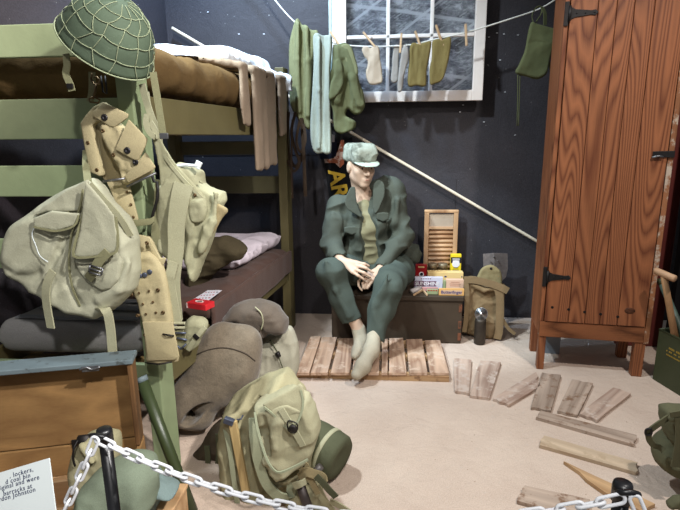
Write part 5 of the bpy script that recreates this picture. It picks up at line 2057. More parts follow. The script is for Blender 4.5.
for i in range(NS):
    fs.append((2 * i, 2 * i + 1, 2 * i + 3, 2 * i + 2))
rb_ = part('rubbing_ribs', vs, fs, M_wbr, wb, True)
so = rb_.modifiers.new('solid', 'SOLIDIFY')
so.thickness = 0.004

# red tin
t, x0, x1, y, zt = boxitem('tobacco_tin', 'red flat tobacco tin with an oval portrait beside the seated figure', 'tin', 415.2, 426.5, 264.5, 281.5, 0.025, M_redtin)
zm_ = (TZ + zt) / 2
mb = MB()
mb.lathe([(0.017, 0), (0.017, 0.001), (0.01, 0.0012)], ((x0 + x1) / 2 + 0.003, y - 0.0002, zm_ - 0.008), axes((1, 0, 0), (0, -1, 0)), 20, 1.0, 1.0)
ov = mb.build('oval', M_white, t)
ov.scale = (1, 1, 1)
mb = MB()
mb.lathe([(0.011, 0), (0.011, 0.001), (0.006, 0.0012)], ((x0 + x1) / 2 + 0.003, y - 0.0013, zm_ - 0.008), axes((1, 0, 0), (0, -1, 0)), 16)
mb.build('portrait', M_black, t)
mb = MB()
mb.box(((x0 + x1) / 2, y - 0.001, zt - 0.018), (0.042, 0.001, 0.010))
mb.build('band', M_ybox, t)
# jars
for a, b, mt, lab in ((428, 437.2, M_jar2, 'brown glass jar next to the red tin'), (438.2, 447.5, M_jar, 'yellowish ointment jar left of the tall yellow tin')):
    p = item_pos((a + b) / 2, 281)
    r_ = (W(b, 272, p.y).x - W(a, 272, p.y).x) / 2
    zt = W((a + b) / 2, 264.5, p.y).z
    j = thing('ointment_jar', lab, 'jar', (p.x, p.y + r_, TZ))
    mb = MB()
    hh = zt - TZ
    mb.lathe([(r_ * 0.9, 0), (r_, 0.006), (r_, hh * 0.62), (r_ * 0.9, hh * 0.68)], (p.x, p.y + r_, TZ + 0.0005), None, 20)
    mb.build('jar', mt, j, True)
    mb = MB()
    mb.lathe([(r_ * 1.02, hh * 0.69), (r_ * 1.02, hh * 0.95), (r_ * 0.95, hh), (0.004, hh)], (p.x, p.y + r_, TZ), None, 20)
    mb.build('lid', M_jlid, j, True)
# yellow tin
t, x0, x1, y, zt = boxitem('yellow_tin', 'tall yellow and black tin at the right end of the trunk goods', 'tin', 450, 460.5, 254.5, 279, 0.035, M_ytin)
mb = MB()
mb.box(((x0 + x1) / 2, y - 0.0006, zt - 0.040), (x1 - x0 - 0.002, 0.001, 0.042))
mb.build('band', M_black, t)
mb = MB()
mb.box(((x0 + x1) / 2, y - 0.0014, zt - 0.032), (0.05, 0.001, 0.006))
mb.box(((x0 + x1) / 2, y - 0.0014, zt - 0.045), (0.045, 0.001, 0.006))
mb.lathe([(0.026, 0), (0.026, 0.001), (0.018, 0.0012)], ((x0 + x1) / 2, y - 0.0014, zt - 0.066), axes((1, 0, 0), (0, -1, 0)), 18)
mb.build('print', M_white, t)
mb = MB()
for k, w_ in enumerate((0.036, 0.044, 0.040)):
    mb.box(((x0 + x1) / 2, y - 0.0008, zt - 0.096 - 0.014 * k), (w_, 0.001, 0.004))
mb.build('print', M_black, t)
# long pale yellow box
t, x0, x1, y, zt = boxitem('carton_box', 'long pale yellow box lying below the yellow tin', 'box', 427.5, 463, 272.5, 284, 0.06, M_ybox)
mb = MB()
for k in range(2):
    mb.box((x0 + 0.01 + k * (x1 - x0 - 0.02), y - 0.0006, (zt + TZ) / 2 + 0.012), (0.006, 0.001, 0.010))
mb.box(((x0 + x1) / 2, y - 0.0006, (zt + TZ) / 2 + 0.012), (0.014, 0.001, 0.010))
mb.build('print', M_blueink, t)
# candy box
t, x0, x1, y, zt = boxitem('candy_box', 'pale lilac candy box with white block letters on a dark band', 'box', 414.5, 442.5, 277.3, 289.2, 0.028, M_lilac)
mb = MB()
bw = (x1 - x0) * 0.80
mb.box((x0 + bw / 2 - 0.004, y - 0.0006, TZ + (zt - TZ) * 0.47), (bw, 0.001, (zt - TZ) * 0.44))
mb.build('band', M_purple, t)
text_part('lettering', "SUNSHINE", 0.0345, (x0 + 0.003, y - 0.0014, TZ + (zt - TZ) * 0.33), (1, 0, 0), (0, 0, 1), M_white, t, 0.0004, 0.0008, 'LEFT', 0.98)
mb = MB()
for k in range(5):
    mb.box((x0 + 0.045 + 0.014 * k, y - 0.0006, zt - 0.010), (0.008, 0.001, 0.006))
mb.build('print', M_purple, t)
# pink carton
t, x0, x1, y, zt = boxitem('carton_box', 'small buff pink carton with faint printed lines', 'box', 446, 463.5, 279.8, 290.2, 0.035, M_pinkbox)
mb = MB()
for k, w_ in enumerate((0.5, 0.62, 0.56)):
    mb.box(((x0 + x1) / 2, y - 0.0006, zt - 0.016 - 0.012 * k), ((x1 - x0) * w_, 0.001, 0.0028))
mb.build('print', paint('rust_ink', (168, 112, 92), 0.6, 0.05), t)
t, x0, x1, y, zt = boxitem('matchbox', 'small green and red matchbox between the candy box and the buff carton', 'box', 443.2, 445.6, 281, 290.0, 0.03, M_greenpk)
# gum pack
t, x0, x1, y, zt = boxitem('candy_bar', 'flat orange candy bar with blue letters at the front edge of the trunk', 'candy bar', 438.8, 464, 288.8, 295.8, 0.016, M_orange)
mb = MB()
mb.box(((x0 + x1) / 2, y - 0.0006, (zt + TZ) / 2), ((x1 - x0) * 0.84, 0.001, (zt - TZ) * 0.62))
mb.build('band', paint('pale_band', (196, 164, 132), 0.5, 0.03), t)
text_part('lettering', 'Butterfinger', 0.027, ((x0 + x1) / 2, y - 0.0012, TZ + (zt - TZ) * 0.32), (1, 0, 0), (0, 0, 1), M_blueink, t, 0.0003, 0.0007, 'CENTER')
# small green packet with red dots
t, x0, x1, y, zt = boxitem('paper_packet', 'small grey green paper packet with a red and white edge', 'packet', 427, 438, 289.5, 294.6, 0.018, M_greenpk)
mb = MB()
for k in range(4):
    mb.box((x0 + 0.01 + 0.016 * k, y - 0.0006, zt - 0.006), (0.009, 0.001, 0.008))
mb.build('print', M_redtin, t)
# pink row behind
t, x0, x1, y, zt = boxitem('paper_packet', 'narrow rose paper packet lying along the foot of the candy box', 'packet', 421, 438, 287.4, 291.2, 0.012, paint('rose_paper', (186, 136, 134), 0.6, 0.1))
# rolled white tube
a, b = F(411.5, 291.5, TZ + 0.016), F(420.5, 288.2, TZ + 0.016)
mb = MB()
mb.tube([a, b], 0.0155, 14)
o = mb.build('rolled_bandage', paint('white_gauze', (206, 196, 192), 0.8, 0.05), None, True)
tag(o, 'short white rolled bandage beside the knee of the seated figure', 'bandage')
for a, b, lab in (((413.5, 294.3), (423, 289.2), 'left loose wooden clothespin leaning in front of the candy box'), ((422.2, 288.8), (427, 294.4), 'right loose wooden clothespin leaning in front of the candy box')):
    p, q = F(*a, TZ + 0.008), F(*b, TZ + 0.008)
    p.y -= 0.012
    q.y -= 0.012
    mb = MB()
    d = (q - p)
    mb.box((p + q) / 2, (0.010, d.length, 0.013), axes(d), 0.002)
    o = mb.build('clothespin', M_pin, None, False)
    tag(o, lab, 'clothespin', 'loose clothespins on the trunk')
# ================================================================== field pack right of the trunk
yk = 3.27
M_pk = cloth('brown_khaki_canvas', (128, 108, 80), 0.14, 600, 0.45, 8)
M_pk2 = cloth('pale_flap_canvas', (138, 126, 92), 0.1, 600, 0.35, 8)
pk = thing('field_pack', 'brown khaki field pack with hanging straps standing by the wall right of the trunk', 'pack', W(485, 335, yk))


def pk_extra(g):
    fold(g, [W(469, 282, yk - 0.06), W(468, 305, yk - 0.07), W(470, 328, yk - 0.06)], 0.012, 0.03)
    fold(g, [W(474, 285, yk - 0.07), W(484, 290, yk - 0.075), W(496, 288, yk - 0.07)], 0.012, 0.02)
    fold(g, [W(470, 292, yk - 0.075), W(484, 299, yk - 0.08), W(500, 296, yk - 0.075)], 0.006, 0.014, True)


soft('body', M_pk, pk, [(465, 284), (472, 279), (486, 281), (498, 283), (507, 287), (505, 300), (502, 316), (502, 332), (494, 337), (480, 337), (468, 334), (464, 326), (466, 304)], yk, 0.065, 0.05, (0, 0.1), 0.006, 0.006, (14, 14, 14), 171, True, pk_extra)
soft('round_flap', M_pk2, pk, [(478, 281), (479, 273), (484, 267), (492, 265), (499, 269), (502, 277), (501, 285), (490, 285)], yk - 0.01, 0.012, 0.012, (0, 0), 0.005, 0.002, (20, 20, 20), 173)
snap(pk, 491, 268.5, yk - 0.024, 0.008, M_iron, 'eyelet')
for pts, w_ in (([(494, 285), (499, 292), (500, 310), (499, 330), (497, 339)], 0.05), ([(466, 282), (467, 296), (466, 318), (464, 332)], 0.03), ([(464, 280), (474, 280), (488, 283), (500, 287), (508, 291)], 0.045), ([(502, 318), (508, 328), (515, 334)], 0.022)):
    mb = MB()
    mb.ribbon(PY([(a, b, yk - 0.085 - 0.003 * i) for i, (a, b) in enumerate(pts)]), w_, 0.006, None, 5)
    mb.build('strap', M_pk, pk, 'auto')
# flashlight lamp
yf = 3.10
fl_ = thing('flashlight', 'dark upright flashlight with a chrome head standing before the field pack', 'flashlight', F(481, 338, 0))
bz = W(481, 308, yf)
mb = MB()
x_ = W(481, 330, yf).x
mb.lathe([(0.033, 0.0), (0.036, 0.006), (0.036, 0.15), (0.034, 0.165), (0.024, 0.17)], (x_, yf + 0.03, 0.001), None, 22)
mb.build('body', metal('dark_gunmetal', (66, 58, 50), 0.5, 0.6), fl_, True)
Rf = axes((1, 0, 0.0), (0, -1, 0.12))
mb = MB()
mb.lathe([(0.012, -0.05), (0.03, -0.035), (0.040, -0.008), (0.042, 0.0), (0.040, 0.003), (0.038, 0.0)], (x_, yf + 0.02, 0.205), Rf, 26)
mb.build('head', M_bright, fl_, True)
mb = MB()
mb.lathe([(0.038, 0.002), (0.026, -0.006), (0.012, -0.014), (0.004, -0.016)], (x_, yf + 0.02, 0.205), Rf, 26)
mb.build('reflector', metal('chrome_reflector', (232, 236, 240), 0.28, 1.0), fl_, True)
mb = MB()
mb.cyl((x_, yf + 0.028, 0.16), (x_, yf + 0.035, 0.19), 0.014)
mb.build('neck', M_iron, fl_, True)
# folding shovel blade standing behind the pack
ys = 3.44
sv = thing('entrenching_shovel', 'dark steel shovel blade standing handle down behind the field pack', 'shovel', (W(495, 320, ys).x, ys, 0))
P_ = [W(483, 254, ys), W(494, 253, ys - 0.03), W(507.5, 253.5, ys), W(508, 268, ys), W(506, 277, ys), W(496, 287, ys - 0.02), W(486, 285, ys), W(483.5, 270, ys)]
vs, fs = [], []
c1, c2 = W(494.5, 262, ys - 0.032), W(495, 276, ys - 0.028)
vs = P_ + [c1, c2]
fs = [(0, 1, 8, 7), (7, 8, 9, 6), (6, 9, 5), (1, 2, 3, 8), (8, 3, 4, 9), (9, 4, 5)]
bl_ = part('blade', vs, fs, M_steel if False else metal('scuffed_dark_steel', (126, 116, 112), 0.45, 0.25), sv, False)
so = bl_.modifiers.new('solid', 'SOLIDIFY')
so.thickness = 0.005
mb = MB()
x_ = W(495, 290, ys).x
mb.tube([(x_, ys, 0.005), (x_, ys, 0.36)], 0.016, 12)
mb.build('handle', M_pin, sv, True)
mb = MB()
for a, b in ((494, 257), (498, 261), (491, 262)):
    mb.disc(W(a, b, ys - 0.036), 0.005, (0, -1, 0), 0.006, 10)
mb.build('rivet', M_bright, sv, True)

# ================================================================== tall wooden cupboard
A7 = math.radians(-7)
OX, OY = 0.872, 2.775
ex, ey = Vector((math.cos(A7), math.sin(A7), 0)), Vector((-math.sin(A7), math.cos(A7), 0))
WW, WD = 0.555, 0.30
wd = thing('wooden_cupboard', 'tall narrow cupboard of varnished pine boards with black strap hinges', 'cupboard', Vector((OX, OY, 0)) + ex * WW / 2 + ey * WD / 2)


def cpt(a, d, z):
    return Vector((OX, OY, 0)) + ex * a + ey * d + Vector((0, 0, z))


def cbox(a0, a1, d0, d1, z0, z1, mat, name, parent=None, bev=0.003):
    mb = MB()
    mb.prism([cpt(a0, d0, z0), cpt(a1, d0, z0), cpt(a1, d1, z0), cpt(a0, d1, z0)], (0, 0, z1 - z0), bev)
    return mb.build(name, mat, parent or wd)


ZB, ZT = 0.205, 2.25
cbox(0, 0.018, 0.0, WD, ZB, ZT, M_wardrobe, 'side_panel')
cbox(WW - 0.018, WW, 0.018, WD, ZB, ZT, M_wardrobe, 'side_panel')
cbox(0.018, WW - 0.018, WD - 0.015, WD, ZB, ZT, M_wardrobe, 'back_panel')
cbox(0.018, WW - 0.018, 0.02, WD - 0.015, ZB + 0.01, ZB + 0.03, M_wardrobe, 'floor_panel')
cbox(0.018, WW - 0.018, 0.02, WD - 0.015, ZT - 0.03, ZT - 0.01, M_wardrobe, 'top_panel')
cbox(WW - 0.022, WW + 0.004, -0.004, 0.018, ZB - 0.01, ZT, M_wardrobe_worn, 'corner_strip')
cbox(0.0, WW - 0.022, -0.003, 0.02, ZB - 0.005, ZB + 0.085, M_wardrobe_rail, 'bottom_rail')
cbox(-0.004, 0.016, -0.004, 0.0, ZB + 0.085, ZT, M_wardrobe, 'corner_strip')
door = None
edges_ = [0.020, 0.145, 0.228, 0.305, 0.392, 0.530]
holes = [W(px, py, 2.74) for px, py in ((553, 308.5), (569, 310), (584.5, 312), (600, 313.5), (616.5, 315.5))]
for i in range(5):
    a0, a1 = edges_[i] + 0.0012, edges_[i + 1] - 0.0012
    if door is None:
        door = cbox(a0, a1, -0.008, 0.012, ZB + 0.088, ZT - 0.02, M_wardrobe, 'door', None, 0.003)
    else:
        cbox(a0, a1, -0.008, 0.012, ZB + 0.088, ZT - 0.02, M_wardrobe, 'door_board', door, 0.003)
for i in range(5):
    a = (holes[i] - Vector((OX, OY, 0))).dot(ex)
    mb = MB()
    z = holes[i].z
    mb.lathe([(0.0075, 0), (0.0075, 0.0008), (0.004, 0.001)], cpt(a, -0.0082, z), axes(ex, -ey), 12, 1.0, 1.0)
    mb.build('vent_hole', M_hole, door)


def strap_hinge(px0, px1, py, L):
    c = W(px0, py, 2.77)
    z = c.z
    mb = MB()
    pts = [(0.02, 0.030), (0.02, -0.030), (0.045, -0.018), (L - 0.02, -0.010), (L, -0.013), (L + 0.012, 0.0), (L, 0.013), (L - 0.02, 0.010), (0.045, 0.018)]
    mb.prism([cpt(a, -0.013, z + dz) for a, dz in pts], ey * 0.005, 0.001)
    h_ = mb.build('strap_hinge', M_iron, door)
    mb = MB()
    mb.prism([cpt(-0.006, -0.012, z + 0.055), cpt(0.014, -0.012, z + 0.055), cpt(0.014, -0.012, z - 0.055), cpt(-0.006, -0.012, z - 0.055)], ey * 0.008, 0.001)
    mb.build('hinge_plate', M_iron, wd)
    mb = MB()
    mb.cyl(cpt(0.018, -0.014, z - 0.035), cpt(0.018, -0.014, z + 0.035), 0.006, None, 10)
    mb.build('hinge_pin', M_iron, h_, True)
    for k in (0.05, 0.09, 0.13):
        mb = MB()
        mb.disc(cpt(k, -0.0145, z), 0.004, -ey, 0.003, 8)
        mb.build('nail', M_iron, h_, True)


strap_hinge(567, 598, 14, 0.135)
strap_hinge(541, 571, 276.5, 0.125)
lz = W(646, 155, 2.72)
mb = MB()
al = (lz - Vector((OX, OY, 0))).dot(ex)
mb.prism([cpt(WW - 0.095, -0.014, lz.z - 0.012), cpt(WW + 0.004, -0.014, lz.z - 0.012), cpt(WW + 0.004, -0.014, lz.z + 0.02), cpt(WW - 0.095, -0.014, lz.z + 0.018)], ey * 0.006, 0.0015)
lt = mb.build('latch', M_iron, door)
mb = MB()
mb.tube([cpt(WW - 0.10, -0.018, lz.z - 0.012), cpt(WW - 0.07, -0.022, lz.z - 0.004), cpt(WW - 0.05, -0.02, lz.z - 0.008)], 0.005, 8)
mb.build('catch', M_steel, lt, True)
kn = W(616, 303, 2.72)
mb = MB()
mb.lathe([(0.022, 0), (0.020, 0.0012), (0.010, 0.0018), (0.004, 0.0014)], cpt(0.445, -0.0082, 0.38), axes(ex, -ey), 18, 0.8, 1.2)
mb.build('wood_knot', wood('dark_knot', (48, 26, 16), (92, 52, 30), 0, 6, 30, 20), door, True)
for a0 in (0.0, WW - 0.062):
    for d0 in (0.0, WD - 0.05):
        wl = 0.040 if a0 == 0 else 0.055
        cbox(a0 + 0.002, a0 + wl, d0 + 0.002, d0 + 0.05, 0.0, ZB + (0.0 if d0 else -0.006), M_wardrobe, 'leg')
mb = MB()
mb.prism([cpt(0.05, 0.24, 0.001), cpt(0.17, 0.24, 0.001), cpt(0.17, 0.24, 0.19), cpt(0.05, 0.24, 0.19)], ey * 0.012)
tag(mb.build('grey_board', paint('grey_blue_board', (110, 114, 120), 0.7, 0.1)), 'pale grey board standing under the tall cupboard behind its left leg', 'board')

# ================================================================== box with tools, far right
gb0, gb1 = F(652.5, 379), F(680, 396)
dv = (gb1 - gb0).normalized()
nv = Vector((-dv.y, dv.x, 0))
if nv.x < 0:
    nv = -nv
GBH = W(656, 329, gb0.y).z
GL, GWd = 0.42, 0.20
gx = thing('ammunition_box', 'dark green metal box with yellow stencilled lines at the right edge', 'box', gb0 + dv * GL / 2 + nv * GWd / 2)


def gpt(a, d, z):
    return gb0 + dv * a + nv * d + Vector((0, 0, z))


mb = MB()
t_ = 0.006
for (a0, a1, d0, d1, z0, z1) in ((0, GL, 0, t_, 0, GBH), (0, GL, GWd - t_, GWd, 0, GBH), (0, t_, t_, GWd - t_, 0, GBH), (GL - t_, GL, t_, GWd - t_, 0, GBH), (t_, GL - t_, t_, GWd - t_, 0, 0.006)):
    mb.prism([gpt(a0, d0, z0), gpt(a1, d0, z0), gpt(a1, d1, z0), gpt(a0, d1, z0)], (0, 0, z1 - z0))
gbody = mb.build('box', M_ammo, gx)
mb = MB()
for pts in ((0, 0, GL, 0), (0, GWd, GL, GWd)):
    mb.tube([gpt(pts[0], pts[1], GBH), gpt(pts[2], pts[3], GBH)], 0.005, 8)
mb.tube([gpt(0, 0, GBH), gpt(0, GWd, GBH)], 0.005, 8)
mb.build('rim', M_ammo, gx, True)
M_yel2 = paint('faded_yellow_stencil', (150, 122, 46), 0.8, 0.2)
rs_ = random.Random(9)
for k, (a_end, n_, hh_) in enumerate(((0.205, 13, 0.0105), (0.192, 14, 0.0075), (0.188, 12, 0.0075))):
    mb = MB()
    q_ = a_end
    for i in range(n_):
        w_ = rs_.uniform(0.006, 0.010)
        z_ = GBH * 0.76 - 0.020 * k
        if rs_.random() > 0.12:
            mb.prism([gpt(q_ - w_, -0.0004, z_), gpt(q_, -0.0004, z_), gpt(q_, -0.0004, z_ - hh_), gpt(q_ - w_, -0.0004, z_ - hh_)], -nv * 0.0006)
        q_ -= w_ + 0.0022
    mb.build('stencil_line', M_yel2, gbody)
y_in = gpt(0.13, 0.13, 0).y
c1 = W(663.5, 274, y_in - 0.02)
cm_ = W(675, 337, y_in + 0.02)
c0 = c1 + (cm_ - c1) * ((c1.z - 0.02) / (c1.z - cm_.z))
tl = thing('shovel', 'wooden T handled tool standing in the dark green box', 'shovel', c0)
mb = MB()
mb.tube([c0, c0.lerp(c1, 0.5), c1], [0.019, 0.017, 0.015], 12)
mb.build('shaft', wood('ash_handle', (120, 86, 56), (170, 128, 88), 2, 4), tl, True)
mb = MB()
hd = Vector((0.95, -0.35, -0.1)).normalized()
hd = (W(675, 277, 2.56) - W(656, 269, 2.64)).normalized()
mb.tube([c1 - hd * 0.045, c1 - hd * 0.04, c1 + hd * 0.055, c1 + hd * 0.06], [0.014, 0.0175, 0.0175, 0.014], 12)
mb.build('grip', wood('ash_grip', (150, 112, 80), (204, 164, 128), 0, 4), tl, True)
c0, c1 = gpt(0.10, 0.13, 0.01), W(660, 277, 2.70)
gt = thing('green_tool', 'dull green painted tool handle standing beside the wooden T handle', 'tool handle', c0)
b_ = gpt(0.26, 0.10, 0.025)
e_ = W(661, 282, 2.72)
dd = (b_ - e_).normalized()
mb = MB()
mb.tube([b_, e_], 0.016, 12)
mb.build('handle', paint('grey_green_paint', (64, 78, 68), 0.5, 0.1), gt, True)
mb = MB()
mb.tube([e_ - dd * 0.02, e_ + dd * 0.01], 0.018, 12)
mb.build('end_cap', M_ammo, gt, True)

# ================================================================== musette bag on the sand, right edge
ym = 1.77
ms = thing('musette_bag', 'dark olive canvas bag with a strap lying on the sand at the right edge', 'canvas bag', W(680, 471, ym))
soft('body', M_musette, ms, [(658, 455), (663, 447), (672, 439), (680, 435), (698, 437), (713, 445), (716, 475), (708, 487), (690, 481), (676, 477), (664, 471), (658, 464)], ym, 0.075, 0.05, (0, 0.1), 0.006, 0.006, (14, 14, 14), 181)
soft('flap', M_musette, ms, [(666, 417), (669, 412), (680, 411), (698, 413), (708, 425), (708, 445), (698, 451), (684, 445), (672, 441), (667, 429)], ym - 0.02, 0.06, 0.05, (0, 0.2), 0.006, 0.006, (14, 14, 14), 183, True,
     lambda g: fold(g, [W(672, 419, ym - 0.08), W(684, 417, ym - 0.085), W(698, 421, ym - 0.085)], 0.012, 0.02))
for pts, w_ in (([(680, 417), (681, 435), (679, 451), (676, 467)], 0.035), ([(670, 415), (676, 414), (688, 412)], 0.02)):
    mb = MB()
    mb.ribbon(PY([(a, b, ym - 0.095) for a, b in pts]), w_, 0.005, None, 5)
    mb.build('strap', M_musette, ms, 'auto')
mb = MB()
mb.ribbon(PY([(669, 417, ym - 0.06), (660, 423, ym - 0.07), (653, 428, ym - 0.07), (649, 432, ym - 0.07), (649, 439, ym - 0.065), (653, 445, ym - 0.06), (659, 447, ym - 0.05), (664, 451, ym - 0.06)]), 0.020, 0.006, None, 5)
sp = mb.build('carrying_strap', M_musette, ms, 'auto')
mb = MB()
mb.tube(catmull(PY([(646, 430, ym - 0.075), (651, 429, ym - 0.08), (651, 434, ym - 0.08), (646, 435, ym - 0.075)]), 4, True), 0.004, 6, True)
mb.build('buckle', M_iron, sp, True)
o = soft('strap_end', M_musette, None, [(668, 505), (672, 501), (678, 498), (690, 496), (696, 506), (690, 514), (678, 509), (670, 509)], 1.60, 0.02, 0.015, (0, 0), 0.005, 0.004, (20, 20, 20), 187)
tag(o, 'end of a dark olive strap lying at the lower right corner', 'strap')
# ================================================================== seated figure
per = thing('person', 'seated person in green fatigue jacket, trousers and field cap with hands crossed on the knees', 'person', W(368, 330, 3.2))
M_skin = paint('pale_skin', (190, 160, 137), 0.5, 0.04, spec=0.35, bump=0.05)
M_fat = cloth('fatigue_green', (75, 79, 70), 0.1, 600, 0.35, 7)
M_trou = cloth('fatigue_trouser_green', (72, 80, 73), 0.1, 600, 0.35, 7)
M_shirt = cloth('khaki_undershirt', (132, 126, 98), 0.08, 500, 0.35, 7)
M_sock = cloth('oatmeal_sock', (164, 154, 134), 0.08, 350, 0.4, 9)
M_camo = cloth('faded_camo', (150, 154, 140), 0.25, 500, 0.4, 26, 0, 0.9, (66, 68, 58), 17)
M_brim = cloth('sage_brim', (164, 174, 160), 0.06, 500, 0.2, 9)

Hc = W(360.5, 166.5, 3.20)
fa, fp = math.radians(30), math.radians(-6)
fwd = Vector((math.sin(fa) * math.cos(fp), -math.cos(fa) * math.cos(fp), math.sin(fp)))
RH = axes(fwd)


def hl(x, f, z):
    return Hc + RH @ Vector((x, f, z))


SR, SL = W(339, 207, 3.21), W(393, 191, 3.28)
NBs = W(363, 199, 3.24)
pel, wst, ch = W(371, 264, 3.33), W(369, 246, 3.31), W(367, 223, 3.27)
ER, WRr = W(331, 245, 3.13), W(341, 260, 2.955)
EL, WLl = W(402, 236, 3.19), W(381, 268, 2.99)
HR_, HL_ = W(357, 268, 3.27), W(395, 271, 3.22)
KR, KL = W(331, 272, 2.90), W(390, 284, 2.82)
AR, AL = W(359, 330, 2.87), W(374, 336, 2.735)

g = G([Hc + Vector((0, 0, 0.1)), SR, SL, ER, EL, KR, KL, AR, AL, W(355, 378, 2.48), pel, W(355, 357, 2.72)], 0.13, 0.0048)
# head
g.ell(hl(0, -0.015, 0.035), (0.074, 0.094, 0.088), RH)
g.ell(hl(0, 0.018, -0.030), (0.060, 0.072, 0.086), RH, 0.03)
for s in (-1, 1):
    g.cap(hl(s * 0.047, 0.0, -0.055), hl(s * 0.012, 0.066, -0.100), 0.018, 0.016, 0.03)
    g.ell(hl(s * 0.042, 0.058, -0.022), (0.022, 0.020, 0.022), RH, 0.03)
    g.ell(hl(s * 0.030, 0.050, -0.058), (0.016, 0.020, 0.024), RH, 0.03)
g.ell(hl(0, 0.067, -0.100), (0.022, 0.018, 0.016), RH, 0.02)
g.cap(hl(-0.034, 0.074, 0.020), hl(0.034, 0.074, 0.020), 0.012, 0.012, 0.02)
for s in (-1, 1):
    g.ell(hl(s * 0.031, 0.099, 0.001), (0.018, 0.017, 0.010), RH, 0.012, True)
    g.ell(hl(s * 0.031, 0.072, 0.000), (0.014, 0.013, 0.011), RH, 0.004)
g.cap(hl(0, 0.084, 0.010), hl(0, 0.110, -0.032), 0.008, 0.012, 0.010)
for s in (-1, 1):
    g.ell(hl(s * 0.012, 0.098, -0.036), (0.009, 0.010, 0.008), RH, 0.006)
g.ell(hl(0, 0.078, -0.068), (0.026, 0.018, 0.022), RH, 0.012)
g.cap(hl(-0.013, 0.088, -0.0635), hl(0.013, 0.088, -0.0635), 0.0065, 0.0065, 0.008)
g.cap(hl(-0.010, 0.087, -0.074), hl(0.010, 0.087, -0.074), 0.0075, 0.0075, 0.008)
for s in (-1, 1):
    g.ell(hl(s * 0.075, -0.012, -0.006), (0.011, 0.021, 0.033), RH, 0.006)
    g.ell(hl(s * 0.088, -0.006, -0.004), (0.006, 0.010, 0.018), RH, 0.004, True)
# neck, trunk
g.cap(hl(0, -0.022, -0.06), NBs + Vector((0, 0.0, -0.02)), 0.053, 0.060, 0.03)
g.chain([NBs + Vector((0, 0.02, -0.05)), ch, wst, pel], [0.07, 0.115, 0.11, 0.115], 0.05)
g.chain([SR, NBs + Vector((0, 0.02, -0.03)), SL], [0.045, 0.05, 0.045], 0.04)
# arms
g.chain([SR, ER, WRr], [0.045, 0.040, 0.026], 0.02)
g.chain([SL, EL, WLl], [0.045, 0.040, 0.026], 0.02)
# legs
g.chain([HR_, KR, AR], [0.075, 0.052, 0.036], 0.03)
g.chain([HL_, KL, AL], [0.075, 0.052, 0.036], 0.03)
g.chain([HR_, pel, HL_], [0.08, 0.1, 0.08], 0.04)
RF = [AR, W(361, 341, 2.84), W(358, 351, 2.77), W(355.5, 356, 2.735)]
LF = [AL, W(371, 351, 2.64), W(363, 366, 2.535), W(357, 374.5, 2.50)]
g.chain(RF, [0.034, 0.032, 0.030, 0.020], 0.02)
g.chain(LF, [0.033, 0.034, 0.034, 0.022], 0.02)
# right hand: palm down over the other wrist
kr = [W(357, 262.5, 2.90), W(357.5, 266, 2.888), W(355.5, 269.5, 2.88), W(352.5, 272, 2.875)]
for q in kr:
    g.cap(WRr, q, 0.017, 0.0125, 0.012)
fr = [[kr[0], W(364.5, 264, 2.885), W(369, 266, 2.895)], [kr[1], W(366, 268, 2.865), W(372.5, 272.5, 2.87)], [kr[2], W(364, 272.8, 2.86), W(370.5, 277, 2.865)], [kr[3], W(358, 275.5, 2.86), W(363.5, 279, 2.865)]]
for c in fr:
    g.chain(c, [0.0105, 0.0095, 0.0072], 0.004)
g.chain([WRr + Vector((0.01, 0.0, 0.0)), W(350, 261, 2.935), W(359, 263.5, 2.925), W(365, 267.5, 2.92)], [0.016, 0.013, 0.0105, 0.008], 0.006)
# left hand hanging over the knee
kl = [W(371.5, 272.5, 2.945), W(371, 275, 2.93), W(372, 277, 2.915), W(374, 279, 2.905)]
for q in kl:
    g.cap(WLl, q, 0.017, 0.0125, 0.012)
flh = [[kl[0], W(362.5, 276, 2.925), W(358.5, 281, 2.92), W(358.8, 286, 2.915), W(362, 290.5, 2.91)], [kl[1], W(365.5, 278, 2.905), W(362.8, 283, 2.90), W(363.2, 288.5, 2.90)],
       [kl[2], W(368.5, 280, 2.895), W(365.8, 284.5, 2.89), W(364.8, 288.5, 2.89)], [kl[3], W(371.5, 282.5, 2.89), W(369, 286, 2.885), (W(367.5, 288.5, 2.885))]]
for c in flh:
    g.chain(c, [0.0105, 0.0095, 0.0088, 0.0075, 0.0068][:len(c)], 0.004)
g.chain([WLl, W(374.5, 271, 2.955), W(369, 272.5, 2.945), W(365, 275, 2.94)], [0.016, 0.013, 0.0105, 0.008], 0.005)
body = g.build('body', M_skin, per)
mb = MB()
for s in (-1, 1):
    mb.lathe([(0.0065, 0), (0.0055, 0.002), (0.002, 0.003)], hl(s * 0.031 , 0.0838, 0.000), axes(RH @ Vector((1, 0, 0)), fwd), 12, 1.25, 0.8)
mb.build('eyes', paint('eye_paint', (72, 60, 54), 0.3, 0.02), body, True)
mb = MB()
for s in (-1, 1):
    mb.tube([hl(s * 0.016, 0.089, 0.017), hl(s * 0.032, 0.089, 0.020), hl(s * 0.047, 0.078, 0.016)], [0.0025, 0.003, 0.0018], 6)
mb.build('eyebrows', paint('brow_paint', (110, 84, 66), 0.6, 0.02), body, True)
mb = MB()
mb.tube([hl(-0.019, 0.090, -0.0690), hl(-0.008, 0.0965, -0.0675), hl(0, 0.0975, -0.0685), hl(0.008, 0.0965, -0.0675), hl(0.019, 0.090, -0.0690)], [0.0012, 0.0034, 0.0034, 0.0034, 0.0012], 6)
mb.build('lips', paint('lip_paint', (186, 132, 116), 0.45, 0.02), body, True)

